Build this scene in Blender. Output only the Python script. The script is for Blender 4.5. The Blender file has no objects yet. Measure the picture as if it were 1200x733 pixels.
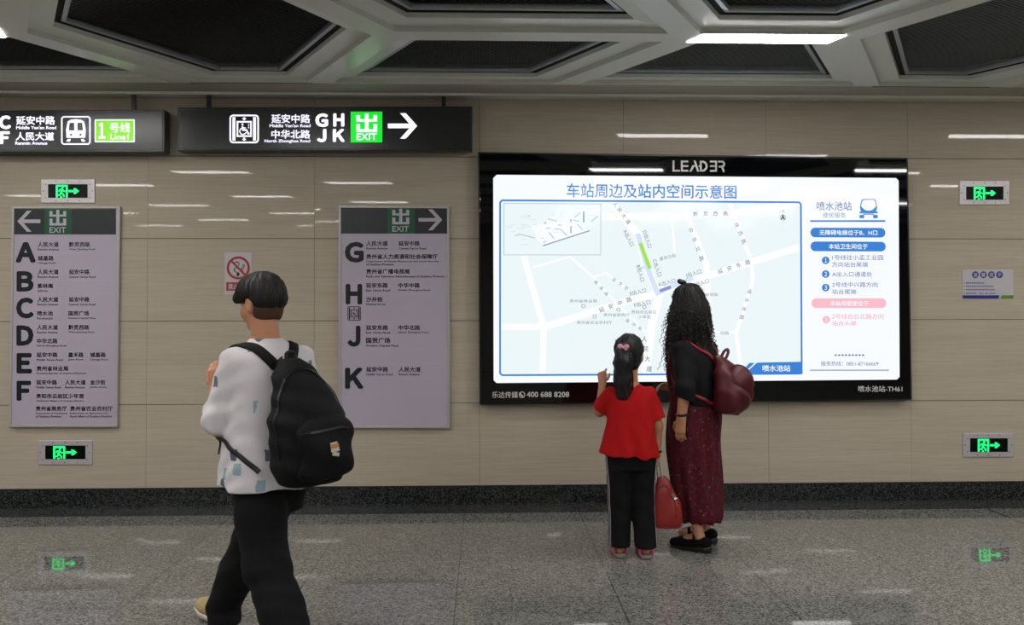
import bpy, math, random
import numpy as np
from mathutils import Matrix, Vector

# ------------------------------------------------------------------ camera, world, exposure
SC = bpy.context.scene
COL = SC.collection
FPX, YAW, PITCH, ROLL, CY = 1050.0, 0.03026, 0.02269, -0.00171, 331.77
CAMP = np.array([0.0, -6.554, 1.4608])
_cw, _sw, _cp, _sp = math.cos(YAW), math.sin(YAW), math.cos(PITCH), math.sin(PITCH)
FWD = np.array([_sw * _cp, _cw * _cp, _sp])
_R = np.array([_cw, -_sw, 0.0])
_U = np.cross(_R, FWD)
RGT = _R * math.cos(ROLL) + _U * math.sin(ROLL)
UPV = -_R * math.sin(ROLL) + _U * math.cos(ROLL)
cam_d = bpy.data.cameras.new('camera')
cam = bpy.data.objects.new('camera', cam_d)
COL.objects.link(cam)
cam_d.sensor_fit = 'HORIZONTAL'
cam_d.sensor_width = 36.0
cam_d.lens = FPX / 1200.0 * 36.0
cam_d.shift_y = (CY - 366.5) / 1200.0
cam_d.clip_start = 0.05
cam.matrix_world = Matrix([[RGT[0], UPV[0], -FWD[0], CAMP[0]], [RGT[1], UPV[1], -FWD[1], CAMP[1]],
                           [RGT[2], UPV[2], -FWD[2], CAMP[2]], [0, 0, 0, 1]])
SC.camera = cam
wd = bpy.data.worlds.new('world')
SC.world = wd
wd.use_nodes = True
wd.node_tree.nodes['Background'].inputs[0].default_value = (0.012, 0.012, 0.012, 1)
wd.node_tree.nodes['Background'].inputs[1].default_value = 1.0
SC.view_settings.view_transform = 'Standard'
SC.view_settings.look = 'None'
SC.view_settings.exposure = 0.1
SC.view_settings.gamma = 1.0
SC.view_settings.use_curve_mapping = False
SC.cycles.use_denoising = True
SC.cycles.max_bounces = 8
SC.cycles.sample_clamp_indirect = 6.0
STRIP_POWER = 40.0      # radiance of the ceiling strip lights
SCREEN = 0.99            # radiance of the light box

def ray(px, py):
    return FWD + RGT * (px - 600.0) / FPX + UPV * (CY - py) / FPX
def onY(px, py, Y=0.0):      # point of the photo on a plane parallel to the tiled wall
    d = ray(px, py); return CAMP + d * (Y - CAMP[1]) / d[1]
def onZ(px, py, Z=0.0):
    d = ray(px, py); return CAMP + d * (Z - CAMP[2]) / d[2]

# ------------------------------------------------------------------ helpers
rnd = random.Random(7)
def lin(c):
    if isinstance(c, str):
        c = [int(c[i:i + 2], 16) / 255 for i in (0, 2, 4)]
        c = [x / 12.92 if x <= .04045 else ((x + .055) / 1.055) ** 2.4 for x in c]
    return (c[0], c[1], c[2], 1.0)
class N:                     # small node builder
    def __init__(s, m): s.t = m.node_tree; s.b = s.t.nodes['Principled BSDF']
    def n(s, kind, **k):
        x = s.t.nodes.new(kind)
        for a, v in k.items():
            if a.startswith('i_'): x.inputs[a[2:].replace('_', ' ')].default_value = v
            else: setattr(x, a, v)
        return x
    def l(s, a, b): s.t.links.new(a, b)
    def ramp(s, fac, stops, interp='LINEAR'):
        r = s.t.nodes.new('ShaderNodeValToRGB'); r.color_ramp.interpolation = interp
        e = r.color_ramp.elements
        while len(e) < len(stops): e.new(0.5)
        for q, (p, c) in zip(e, stops): q.position = p; q.color = lin(c)
        s.l(fac, r.inputs[0]); return r.outputs[0]
    def mix(s, f, a, b, mode='MIX'):
        x = s.t.nodes.new('ShaderNodeMix'); x.data_type = 'RGBA'; x.blend_type = mode
        for i, v in ((0, f), (6, a), (7, b)):
            if hasattr(v, 'is_linked'): s.l(v, x.inputs[i])
            else: x.inputs[i].default_value = v if i == 0 else lin(v)
        return x.outputs[2]
    def math(s, op, a, b=None, c=None):
        x = s.t.nodes.new('ShaderNodeMath'); x.operation = op
        for i, v in enumerate((a, b, c)):
            if v is None: continue
            if hasattr(v, 'is_linked'): s.l(v, x.inputs[i])
            else: x.inputs[i].default_value = v
        return x.outputs[0]
    def pos(s, scale=(1, 1, 1)):
        tc = s.n('ShaderNodeTexCoord'); mp = s.n('ShaderNodeMapping'); mp.inputs['Scale'].default_value = scale
        s.l(tc.outputs['Object'], mp.inputs[0]); return mp.outputs[0]
    def noise(s, scale, detail=3, vec=None, rough=.5):
        x = s.n('ShaderNodeTexNoise'); x.inputs['Scale'].default_value = scale
        x.inputs['Detail'].default_value = detail; x.inputs['Roughness'].default_value = rough
        s.l(vec if vec is not None else s.pos(), x.inputs['Vector']); return x.outputs['Fac']
    def vor(s, scale, vec=None, **k):
        x = s.n('ShaderNodeTexVoronoi', **k); x.inputs['Scale'].default_value = scale
        s.l(vec if vec is not None else s.pos(), x.inputs['Vector']); return x
    def bump(s, h, strength=.3, dist=.005):
        x = s.n('ShaderNodeBump'); x.inputs['Strength'].default_value = strength; x.inputs['Distance'].default_value = dist
        s.l(h, x.inputs['Height']); s.l(x.outputs[0], s.b.inputs['Normal'])
    def color(s, c): s.l(c, s.b.inputs['Base Color'])
def mat(name, c, rough=.6, spec=.5, metal=0.0, emit=None, es=0.0, coat=0.0):
    m = bpy.data.materials.new(name); m.use_nodes = True
    b = m.node_tree.nodes['Principled BSDF']
    b.inputs['Base Color'].default_value = lin(c)
    b.inputs['Roughness'].default_value = rough
    b.inputs['Specular IOR Level'].default_value = spec
    b.inputs['Metallic'].default_value = metal
    b.inputs['Coat Weight'].default_value = coat
    b.inputs['Coat Roughness'].default_value = .03
    if emit is not None:
        b.inputs['Emission Color'].default_value = lin(emit); b.inputs['Emission Strength'].default_value = es
    return m
def cloth(name, c, c2=None, rough=.85, scale=60, bump=.25, spec=.25):
    m = mat(name, c, rough, spec); n = N(m)
    f = n.noise(scale, 4)
    if c2 is not None: n.color(n.mix(f, c, c2))
    n.bump(f, bump, .004); return m

def obj(name, V, F, m, parent=None, smooth=False, mi=None):
    me = bpy.data.meshes.new(name)
    V = np.asarray(V, dtype=np.float64).reshape(-1, 3)
    me.from_pydata(V.tolist(), [], [list(map(int, f)) for f in F] if not isinstance(F, np.ndarray) else F.tolist())
    for x in (m if isinstance(m, (list, tuple)) else [m]): me.materials.append(x)
    if mi is not None: me.polygons.foreach_set('material_index', np.asarray(mi, dtype=np.int32))
    if smooth: me.polygons.foreach_set('use_smooth', np.ones(len(me.polygons), dtype=bool))
    me.update()
    o = bpy.data.objects.new(name, me); COL.objects.link(o)
    if parent is not None: o.parent = parent
    return o
def empty(name, loc, rz=0.0):
    o = bpy.data.objects.new(name, None); COL.objects.link(o)
    o.location = [float(v) for v in loc]; o.rotation_euler = (0, 0, rz); o.empty_display_size = .1
    return o
def tag(o, label=None, cat=None, group=None, kind=None):
    if label: o['label'] = label
    if cat: o['category'] = cat
    if group: o['group'] = group
    if kind: o['kind'] = kind
    return o
class MB:                    # collects faces, becomes ONE mesh object
    def __init__(s): s.V = []; s.F = []
    def add(s, V, F):
        k = len(s.V); s.V += [tuple(map(float, v)) for v in V]; s.F += [tuple(i + k for i in f) for f in F]; return s
    def box(s, x0, x1, y0, y1, z0, z1):
        return s.add([(x0, y0, z0), (x1, y0, z0), (x1, y1, z0), (x0, y1, z0), (x0, y0, z1), (x1, y0, z1), (x1, y1, z1), (x0, y1, z1)],
                     [(0, 3, 2, 1), (4, 5, 6, 7), (0, 1, 5, 4), (1, 2, 6, 5), (2, 3, 7, 6), (3, 0, 4, 7)])
    def quad(s, a, b, c, d): return s.add([a, b, c, d], [(0, 1, 2, 3)])
    def tube(s, pts, r, seg=8, cap=True):
        pts = np.asarray(pts, float); n = len(pts)
        r = np.broadcast_to(np.asarray(r, float), (n,))
        t = np.gradient(pts, axis=0); t /= np.linalg.norm(t, axis=1)[:, None] + 1e-12
        u = np.cross(t[0], (0, 0, 1) if abs(t[0][2]) < .9 else (1, 0, 0)); u /= np.linalg.norm(u)
        V = []
        for i in range(n):
            u = u - t[i] * (u @ t[i]); u /= np.linalg.norm(u) + 1e-12; w = np.cross(t[i], u)
            for k in range(seg):
                a = 2 * math.pi * k / seg
                V.append(pts[i] + r[i] * (u * math.cos(a) + w * math.sin(a)))
        F = [(i * seg + k, i * seg + (k + 1) % seg, (i + 1) * seg + (k + 1) % seg, (i + 1) * seg + k) for i in range(n - 1) for k in range(seg)]
        if cap: F += [tuple(range(seg - 1, -1, -1)), tuple((n - 1) * seg + k for k in range(seg))]
        return s.add(V, F)
    def ribbon(s, pts, nrm, w, t):      # a flat strap that follows pts, lying square to nrm
        pts = np.asarray(pts, float); nrm = np.asarray(nrm, float); n = len(pts)
        w = np.broadcast_to(np.asarray(w, float), (n,))
        tg = np.gradient(pts, axis=0); tg /= np.linalg.norm(tg, axis=1)[:, None] + 1e-12
        V = []
        for i in range(n):
            sd = np.cross(tg[i], nrm[i]); sd /= np.linalg.norm(sd) + 1e-12; nn = np.cross(sd, tg[i])
            for a, b in ((-1, 0), (-.8, 1), (.8, 1), (1, 0), (.8, -.3), (-.8, -.3)): V.append(pts[i] + sd * a * w[i] / 2 + nn * b * t)
        F = [(i * 6 + k, i * 6 + (k + 1) % 6, (i + 1) * 6 + (k + 1) % 6, (i + 1) * 6 + k) for i in range(n - 1) for k in range(6)]
        F += [tuple(range(5, -1, -1)), tuple((n - 1) * 6 + k for k in range(6))]
        return s.add(V, F)
    def build(s, name, m, parent=None, smooth=False, off=None):
        V = np.array(s.V)
        if off is not None: V = V - np.asarray(off)
        return obj(name, V, s.F, m, parent, smooth)
def bevel(o, w=.003, seg=2):
    b = o.modifiers.new('bevel', 'BEVEL'); b.width = w; b.segments = seg; b.limit_method = 'ANGLE'; b.angle_limit = .7; return o
def spline(pts, n=8):
    P = np.asarray(pts, float); P = np.vstack([2 * P[0] - P[1], P, 2 * P[-1] - P[-2]]); out = []
    for i in range(1, len(P) - 2):
        for t in np.arange(n) / n:
            a, b, c, d = P[i - 1:i + 3]
            out.append(.5 * (2 * b + (c - a) * t + (2 * a - 5 * b + 4 * c - d) * t * t + (3 * b - a - 3 * c + d) * t ** 3))
    out.append(P[-2]); return np.array(out)

# ------------------------------------------------------------------ lettering and drawn marks
_tc = {}
FULL = {c: chr(ord(c) + 0xFEE0) for c in 'ABCDEFGHJK123'}
def glyphs(s, bold):
    s = FULL.get(s, s)
    if (s, bold) in _tc: return _tc[(s, bold)]
    c = bpy.data.curves.new('t', 'FONT'); c.body = s; c.size = 1; c.resolution_u = 3
    o = bpy.data.objects.new('t', c); COL.objects.link(o)
    bpy.context.view_layer.update()
    me = bpy.data.meshes.new_from_object(o.evaluated_get(bpy.context.evaluated_depsgraph_get()))
    V = np.array([v.co[:2] for v in me.vertices]).reshape(-1, 2); F = [tuple(p.vertices) for p in me.polygons]
    # face the viewer whatever the winding
    G = []
    for f in F:
        p = V[list(f)]; a = np.sum(p[:, 0] * np.roll(p[:, 1], -1) - p[:, 1] * np.roll(p[:, 0], -1))
        G.append(f if a > 0 else f[::-1])
    bpy.data.objects.remove(o); bpy.data.curves.remove(c); bpy.data.meshes.remove(me)
    n1 = len(V)
    if bold > .003:          # heavier strokes: the outline struck again a hair to each side
        k = len(V); q_ = 16 if bold > .035 else 8 if bold > .018 else 4; st = [(math.cos(2 * math.pi * i / q_), math.sin(2 * math.pi * i / q_)) for i in range(q_)]
        V = np.vstack([V] + [V + np.array(q) * bold for q in st]); G = [tuple(i + k * j for i in f) for j in range(len(st) + 1) for f in G]
    _tc[(s, bold)] = (V, G, n1); return V, G, n1
class Art:                   # flat print on a plane parallel to the wall, laid out where the photo shows it
    def __init__(s, Y): s.Y = Y; s.L = {}
    def _put(s, key, P, F, lay, n1=0):
        V, G = s.L.setdefault(key, ([], [])); k = len(V)
        for i, p in enumerate(P):
            q = onY(p[0], p[1], s.Y); V.append((q[0], s.Y - .0006 * (lay + 1 + (.06 * (i // n1) if n1 else 0)), q[2]))
        G += [tuple(i + k for i in f) for f in F]
    def poly(s, key, pts, lay=0):
        a = sum(pts[i][0] * pts[(i + 1) % len(pts)][1] - pts[i][1] * pts[(i + 1) % len(pts)][0] for i in range(len(pts)))
        if a > 0: pts = pts[::-1]
        s._put(key, pts, [tuple(range(len(pts)))], lay)
    def rect(s, key, x0, y0, x1, y1, lay=0): s.poly(key, [(x0, y0), (x1, y0), (x1, y1), (x0, y1)], lay)
    def rrect(s, key, x0, y0, x1, y1, r, lay=0, slope=0.0):
        P = []
        for cx, cy, a0 in ((x1 - r, y0 + r, -90), (x1 - r, y1 - r, 0), (x0 + r, y1 - r, 90), (x0 + r, y0 + r, 180)):
            for k in range(7):
                a = math.radians(a0 + 15 * k); X = cx + r * math.cos(a)
                P.append((X, cy + r * math.sin(a) + slope * (X - x0)))
        s.poly(key, P, lay)
    def stroke(s, key, pts, w, lay=0, closed=False):
        p = [np.array(q, float) for q in pts]; n = len(p); out = []
        for i in range(n):
            a = p[(i - 1) % n] if (closed or i > 0) else None; b = p[(i + 1) % n] if (closed or i < n - 1) else None
            d1 = (p[i] - a) / (np.linalg.norm(p[i] - a) + 1e-9) if a is not None else None
            d2 = (b - p[i]) / (np.linalg.norm(b - p[i]) + 1e-9) if b is not None else None
            d = d2 if d1 is None else d1 if d2 is None else d1 + d2
            d = d / (np.linalg.norm(d) + 1e-9); m = np.array([-d[1], d[0]])
            k = 1.0 if d1 is None or d2 is None else 1 / max(.35, abs(m @ np.array([-d1[1], d1[0]])))
            out.append((p[i] + m * w / 2 * k, p[i] - m * w / 2 * k))
        for i in range(n if closed else n - 1):
            a, b = out[i]; c, d = out[(i + 1) % n]; s.poly(key, [tuple(a), tuple(b), tuple(d), tuple(c)], lay)
    def disc(s, key, cx, cy, r, lay=0, n=24): s.poly(key, [(cx + r * math.cos(2 * math.pi * k / n), cy + r * math.sin(2 * math.pi * k / n)) for k in range(n)], lay)
    def ring(s, key, cx, cy, r, w, lay=0, n=32, a0=0, a1=360):
        pts = [(cx + r * math.cos(math.radians(a0 + (a1 - a0) * k / n)), cy + r * math.sin(math.radians(a0 + (a1 - a0) * k / n))) for k in range(n + (a1 - a0 < 360))]
        s.stroke(key, pts, w, lay, closed=(a1 - a0 >= 360))
    def rline(s, key, x0, y0, x1, y1, r, w, lay=0):
        P = []
        for cx, cy, a0 in ((x1 - r, y0 + r, -90), (x1 - r, y1 - r, 0), (x0 + r, y1 - r, 90), (x0 + r, y0 + r, 180)):
            for k in range(6): a = math.radians(a0 + 18 * k); P.append((cx + r * math.cos(a), cy + r * math.sin(a)))
        s.stroke(key, P, w, lay, closed=True)
    def text(s, key, t, x0, y0, x1, y1, bold=0.0, lay=1, slope=0.0):   # glyph outlines fitted to a box
        V, F, n1 = glyphs(t, bold); a = V.min(0); b = V.max(0)
        P = np.stack([x0 + (V[:, 0] - a[0]) / (b[0] - a[0]) * (x1 - x0), y1 - (V[:, 1] - a[1]) / (b[1] - a[1]) * (y1 - y0)], 1)
        P[:, 1] += slope * (P[:, 0] - x0); s._put(key, P, F, lay, n1)
    def rot(s, key, t, cx, cy, h, ang=0.0, bold=0.0, lay=1, track=1.0):   # turned map lettering, h = glyph height
        V, F, n1 = glyphs(t, bold); a = V.min(0); b = V.max(0); k = h / .86
        P = (V - (a + b) / 2) * k * np.array([track, -1.0]); c, d = math.cos(math.radians(ang)), math.sin(math.radians(ang))
        s._put(key, np.stack([cx + P[:, 0] * c - P[:, 1] * d, cy + P[:, 0] * d + P[:, 1] * c], 1), F, lay, n1)
    def build(s, mats, parent, off):
        for key, (V, F) in s.L.items():
            name = key.split(':')[0]
            obj(name, np.array(V) - np.asarray(off), F, mats[key], parent)

# ------------------------------------------------------------------ signed-distance modelling for bodies, clothes and bags
def nets(d, lo, h):
    s = d < 0; n = d.shape; c = np.zeros((n[0] - 1, n[1] - 1, n[2] - 1), np.int8)
    for i in (0, 1):
        for j in (0, 1):
            for k in (0, 1): c += s[i:n[0] - 1 + i, j:n[1] - 1 + j, k:n[2] - 1 + k]
    I = np.argwhere((c > 0) & (c < 8)); idx = np.full(c.shape, -1, np.int64); idx[tuple(I.T)] = np.arange(len(I))
    C = np.array([[i, j, k] for i in (0, 1) for j in (0, 1) for k in (0, 1)])
    D = np.stack([d[tuple((I + q).T)] for q in C], 1); acc = np.zeros((len(I), 3)); cnt = np.zeros(len(I))
    for a in range(8):
        for b in range(a + 1, 8):
            if np.abs(C[a] - C[b]).sum() != 1: continue
            x = (D[:, a] < 0) != (D[:, b] < 0); t = np.where(x, D[:, a] / np.where(x, D[:, a] - D[:, b], 1), 0)
            acc += np.where(x[:, None], C[a] + t[:, None] * (C[b] - C[a]), 0); cnt += x
    V = (I + acc / cnt[:, None]) * h + lo; F = []
    for ax in range(3):
        u, v = [(1, 2), (2, 0), (0, 1)][ax]
        A = np.moveaxis(s, (ax, u, v), (0, 1, 2)); J = np.moveaxis(idx, (ax, u, v), (0, 1, 2))
        e = A[:-1, 1:-1, 1:-1] != A[1:, 1:-1, 1:-1]; E = np.argwhere(e); i, j, k = E[:, 0], E[:, 1] + 1, E[:, 2] + 1
        q = np.stack([J[i, j - 1, k - 1], J[i, j, k - 1], J[i, j, k], J[i, j - 1, k]], 1)
        fl = ~A[i, j, k]; q[fl] = q[fl][:, ::-1]; F.append(q)
    return V, np.vstack(F)
class SDF:
    def __init__(s, lo, hi, h):
        s.lo = np.array(lo, float); s.h = h; s.n = np.ceil((np.array(hi) - s.lo) / h).astype(int) + 1
        s.ax = [s.lo[i] + h * np.arange(s.n[i]) for i in range(3)]; s.d = np.full(s.n, .2, np.float32)
    def win(s, lo, hi):
        a = np.clip(np.floor((np.array(lo) - s.lo) / s.h).astype(int), 0, s.n); b = np.clip(np.ceil((np.array(hi) - s.lo) / s.h).astype(int) + 1, 0, s.n)
        sl = tuple(slice(a[i], b[i]) for i in range(3))
        return sl, np.meshgrid(*[s.ax[i][sl[i]] for i in range(3)], indexing='ij', sparse=True)
    def put(s, sl, d, k, sub=False):
        if d.size == 0: return
        o = s.d[sl]
        if sub:
            e = -d; t = np.maximum(k - np.abs(o - e), 0) / max(k, 1e-6); s.d[sl] = np.maximum(o, e) + t * t * k / 4
        else:
            t = np.maximum(k - np.abs(o - d), 0) / max(k, 1e-6); s.d[sl] = np.minimum(o, d) - t * t * k / 4
    def cone(s, a, b, ra, rb, k=.02, sub=False, cut=None):
        a = np.array(a, float); b = np.array(b, float); m = max(ra, rb) + k + .03
        sl, (X, Y, Z) = s.win(np.minimum(a, b) - m, np.maximum(a, b) + m); v = b - a
        t = np.clip(((X - a[0]) * v[0] + (Y - a[1]) * v[1] + (Z - a[2]) * v[2]) / max(v @ v, 1e-12), 0, 1)
        d = np.sqrt((X - a[0] - t * v[0]) ** 2 + (Y - a[1] - t * v[1]) ** 2 + (Z - a[2] - t * v[2]) ** 2) - (ra + (rb - ra) * t)
        if cut is not None:
            p, n = np.array(cut[0], float), np.array(cut[1], float); n /= np.linalg.norm(n); d = np.maximum(d, (X - p[0]) * n[0] + (Y - p[1]) * n[1] + (Z - p[2]) * n[2])
        s.put(sl, d, k, sub); return s
    def chain(s, pts, rs, k=.02):
        for i in range(len(pts) - 1): s.cone(pts[i], pts[i + 1], rs[i], rs[i + 1], k)
        return s
    def ell(s, c, r, k=.02, R=None, sub=False):
        c = np.array(c, float); r = np.array(r, float); m = r.max() + k + .03
        sl, (X, Y, Z) = s.win(c - m, c + m); P = [X - c[0], Y - c[1], Z - c[2]]
        if R is not None: P = [sum(R[j, i] * P[j] for j in range(3)) for i in range(3)]
        q = np.sqrt((P[0] / r[0]) ** 2 + (P[1] / r[1]) ** 2 + (P[2] / r[2]) ** 2)
        g = np.sqrt((P[0] / r[0] ** 2) ** 2 + (P[1] / r[1] ** 2) ** 2 + (P[2] / r[2] ** 2) ** 2)
        s.put(sl, q * (q - 1) / (g + 1e-6), k, sub); return s
    def loft(s, S, k=.02, cap0=True, cap1=True):   # sections (z, cx, cy, rx, ry, power)
        S = np.array(S, float); z0, z1 = S[0, 0], S[-1, 0]
        m = S[:, 3:5].max() + k + .05
        sl, (X, Y, Z) = s.win((S[:, 1].min() - m, S[:, 2].min() - m, z0 - k - .04), (S[:, 1].max() + m, S[:, 2].max() + m, z1 + k + .04))
        zz = np.clip(Z, z0, z1); f = spline(S, 6); f = f[np.argsort(f[:, 0])]
        cx, cy, rx, ry, p = [np.interp(zz, f[:, 0], f[:, i]) for i in range(1, 6)]
        q = ((np.abs((X - cx) / rx)) ** p + (np.abs((Y - cy) / ry)) ** p) ** (1 / p)
        d = (q - 1) * np.minimum(rx, ry); d = np.maximum(d, np.maximum(z0 - Z, Z - z1)); s.put(sl, d, k); return s
    def plane(s, p, n, k=.004):      # keep the side the normal points away from
        X, Y, Z = np.meshgrid(*s.ax, indexing='ij', sparse=True); n = np.array(n, float); n /= np.linalg.norm(n)
        e = (X - p[0]) * n[0] + (Y - p[1]) * n[1] + (Z - p[2]) * n[2]
        s.put((slice(None),) * 3, -e.astype(np.float32) + 0 * s.d, k, True); return s
    def warp(s, fn):
        X, Y, Z = np.meshgrid(*s.ax, indexing='ij', sparse=True); s.d += fn(X, Y, Z).astype(np.float32); return s
    def at(s, P):
        q = (np.asarray(P) - s.lo) / s.h; q = np.clip(q, 0, s.n - 1.001); i = q.astype(int); f = q - i; r = 0
        for a in (0, 1):
            for b in (0, 1):
                for c in (0, 1):
                    w = (f[..., 0] if a else 1 - f[..., 0]) * (f[..., 1] if b else 1 - f[..., 1]) * (f[..., 2] if c else 1 - f[..., 2])
                    r = r + w * s.d[i[..., 0] + a, i[..., 1] + b, i[..., 2] + c]
        return r
    def grad(s, P):
        P = np.asarray(P, float); e = s.h * 1.5
        g = np.stack([s.at(P + e * np.eye(3)[i]) - s.at(P - e * np.eye(3)[i]) for i in range(3)], -1)
        return g / (np.linalg.norm(g, axis=-1)[..., None] + 1e-9)
    def snap(s, P, off=.006):        # lay points on the surface
        P = np.array(P, float)
        for _ in range(12): P = P - s.grad(P) * ((s.at(P) - off) * .8)[..., None]
        return P, s.grad(P)
    def build(s, name, m, parent=None, off=(0, 0, 0), T=None):
        s.d[0] = s.d[-1] = .1; s.d[:, 0] = s.d[:, -1] = .1; s.d[:, :, 0] = s.d[:, :, -1] = .1
        V, F = nets(s.d, s.lo, s.h)
        if T is not None: V = V @ np.array(T[0]).T + np.array(T[1])
        return obj(name, V - np.asarray(off), F, m, parent, True)

# ------------------------------------------------------------------ materials of the place
M = {}
def stone(name, cols, scale, rough, joints=None, coat=0.0):
    m = mat(name, '808080', rough, .5, coat=coat); n = N(m)
    a = n.vor(scale, feature='F1'); b = n.noise(scale * .9, 2, rough=.7); big = n.noise(1.3, 3)
    sep = n.n('ShaderNodeSeparateColor'); n.l(a.outputs['Color'], sep.inputs[0])
    f = n.math('ADD', n.math('MULTIPLY', sep.outputs[0], .62), n.math('MULTIPLY', b, .42))
    c = n.ramp(f, list(zip((.12, .38, .58, .85), cols)))
    c = n.mix(.35, c, n.ramp(big, [(.35, (.72, .72, .72)), (.65, (1, 1, 1))]), 'MULTIPLY')
    n.color(c); return m
M['floor'] = stone('polished grey granite', ['343434', '646460', '7a7974', '989690'], 125, .018); M['floor'].node_tree.nodes['Principled BSDF'].inputs['Specular IOR Level'].default_value = .42
M['border'] = stone('dark granite', ['101112', '242628', '3c3e3f', '6e6f6d'], 120, .12)
M['skirt'] = stone('black granite', ['090a0a', '17191a', '2a2c2d', '4c4e4d'], 130, .14)
m = mat('polished beige stone', '8f8678', .025, .16); n = N(m)
v = n.pos((1.1, 1, 26)); v2 = n.pos((.35, 1, 5))
c = n.ramp(n.noise(2.2, 5, v, .62), [(.28, 'afa491'), (.5, 'b6ab99'), (.75, 'bdb3a2')])
c = n.mix(.5, c, n.ramp(n.noise(1.6, 4, v2), [(.3, (.86, .84, .82)), (.65, (1, 1, 1))]), 'MULTIPLY'); n.color(c); M['stone'] = m
M['grout'] = mat('dark joint', '3a342c', .9)
M['paint'] = mat('pale satin ceiling paint', 'dadbd2', .3, .5)
M['cornice'] = mat('warm grey ceiling trim', 'a8a295', .4, .5)
M['alu'] = mat('aluminium frame', 'a7adb2', .35, .5, .6)
M['mesh'] = mat('grey expanded metal', 'f0f2ee', .6, .4, 0)
M['deck'] = mat('black plenum', '0b0b0b', .9)
M['other'] = mat('far hall wall', 'a39c8e', .3)
M['lamp'] = mat('lit diffuser', 'ffffff', .5, emit=(1, .985, .97), es=STRIP_POWER)
M['housing'] = mat('white lamp housing', 'c8c8c4', .4)
M['slot'] = mat('dark slot', '2c2b28', .6)
M['black_box'] = mat('black sign casing', '17181a', .3, .5)
M['black_face'] = mat('black acrylic sign face', '1d1f20', .25, .5)
M['black_glass'] = mat('black gloss glass', '06080a', .03, .5)
M['grey_frame'] = mat('silver grey sign frame', 'b4b2ae', .35, .5, .3)
M['lilac'] = mat('pale lilac sign board', 'b3a9b8', .35, .4)
M['head'] = mat('charcoal sign header', '24282a', .35, .4)
M['dgreen'] = mat('dark green print', '0c5230', .35, .4)
M['dark_ink'] = mat('dark ink', '1b2122', .4, .3)
M['pale_ink'] = mat('pale grey ink', 'b9b1bd', .4, .3)
M['steel'] = mat('brushed steel plate', 'c9c2c4', .32, .5, .35)
M['screw'] = mat('dark screw', '3a3735', .5)
M['exit_dark'] = mat('dark green exit glass', '03130c', .2, .12)
M['exit_lit'] = mat('lit green sign', '00d050', .5, emit='14f57a', es=1.5)
M['glow'] = mat('lit white lettering', 'ffffff', .4, emit='e9e6ff', es=1.0)
M['glow_green'] = mat('lit green panel', '00c020', .4, emit='05dc2c', es=.95)
M['glow_lime'] = mat('lit lime panel', '70c010', .4, emit='7fd81e', es=.85)
def lit(name, c, k=1.0): return mat(name, (0, 0, 0), .08, .35, emit=c, es=SCREEN * k)
for k_, c_ in dict(s_white='f3f6fc', s_map='e7f1f4', s_road='fbfdff', s_blue='3a80d2', s_ink='4f6fb4', s_txt='6f8088', s_grey='b9c6cc', s_green='9be24a',
                   s_water='cfdff6', s_violet='8a8fd8', s_pink='f6b9c4', s_pinkt='f3a3b2', s_red='ee7f86', s_line='cdd9da', s_dgrey='93a2ad', s_black='4b5a60', s_lg='bfe0c4').items():
    M[k_] = lit('screen ' + k_, c_)
M['silver_print'] = mat('silver print', 'dddbd5', .5, .5)
M['white_card'] = mat('white sign card', 'bab6b8', .45)
M['red_ink'] = mat('red ink', 'a01418', .45)
M['blue_ink'] = mat('blue ink', '1a1f86', .45)
M['green_ink'] = mat('green ink', '4f8f1f', .45)

# ------------------------------------------------------------------ the setting
ST = dict(kind='structure')
fl = MB().quad((-9, 0.02, 0), (-9, -13, 0), (9, -13, 0), (9, 0.02, 0)).build('floor', M['floor']); tag(fl, **ST)
n = N(M['floor']); old = n.b.inputs['Base Color'].links[0].from_socket
sx = n.n('ShaderNodeSeparateXYZ'); n.l(n.pos(), sx.inputs[0])
def joint(u, off, pitch, w):
    a = n.math('FRACT', n.math('ADD', n.math('DIVIDE', n.math('SUBTRACT', u, off), pitch), .5)); return n.math('LESS_THAN', n.math('ABSOLUTE', n.math('SUBTRACT', a, .5)), w / pitch / 2)
j = n.math('MAXIMUM', joint(sx.outputs[0], -.144, .8, .0055), joint(sx.outputs[1], -1.28, .8, .003))
j2 = n.math('LESS_THAN', n.math('ABSOLUTE', n.math('SUBTRACT', sx.outputs[0], 3.555)), .008)
n.color(n.mix(n.math('MAXIMUM', n.math('MULTIPLY', j, .6), n.math('MULTIPLY', j2, .93)), old, '15130f'))
bd = MB().box(-9, 9, -.283, .02, -.002, .0008).build('trim_1', M['border']); tag(bd, **ST)
w = MB(); r2 = random.Random(3)
xs = [-.04 - 1.2 * k for k in range(8, 0, -1)] + [-.04 + 1.0625 * k for k in range(10)]
zs = [.134 + .6 * k for k in range(5)] + [3.06]
g = .0022
for i in range(len(xs) - 1):
    for k in range(5):
        x0, x1, z0, z1 = xs[i] + g / 2, xs[i + 1] - g / 2, zs[k] + g, zs[k + 1] - g
        a, b = r2.uniform(-.0006, .0006), r2.uniform(-.0006, .0006)
        Y = [.0 + abs(a) + abs(b) + s1 * a + s2 * b for s1, s2 in ((-1, -1), (1, -1), (1, 1), (-1, 1))]
        w.add([(x0, Y[0], z0), (x1, Y[1], z0), (x1, Y[2], z1), (x0, Y[3], z1), (x0, .03, z0), (x1, .03, z0), (x1, .03, z1), (x0, .03, z1)],
              [(0, 1, 2, 3), (1, 0, 4, 5), (2, 1, 5, 6), (3, 2, 6, 7), (0, 3, 7, 4)])
wb = w.build('wall_back', [M['stone'], M['grout']])
k = len(wb.data.polygons)
tag(wb, **ST)
o = MB().box(-9, 9, .02, .1, -.05, 3.6).build('wall_backing', M['grout']); tag(o, **ST); o.name = 'wall_north'
w = MB(); jx = [-.146 - .8013 * k for k in range(12, 0, -1)] + [-.146 + .8013 * k for k in range(13)]
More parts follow.
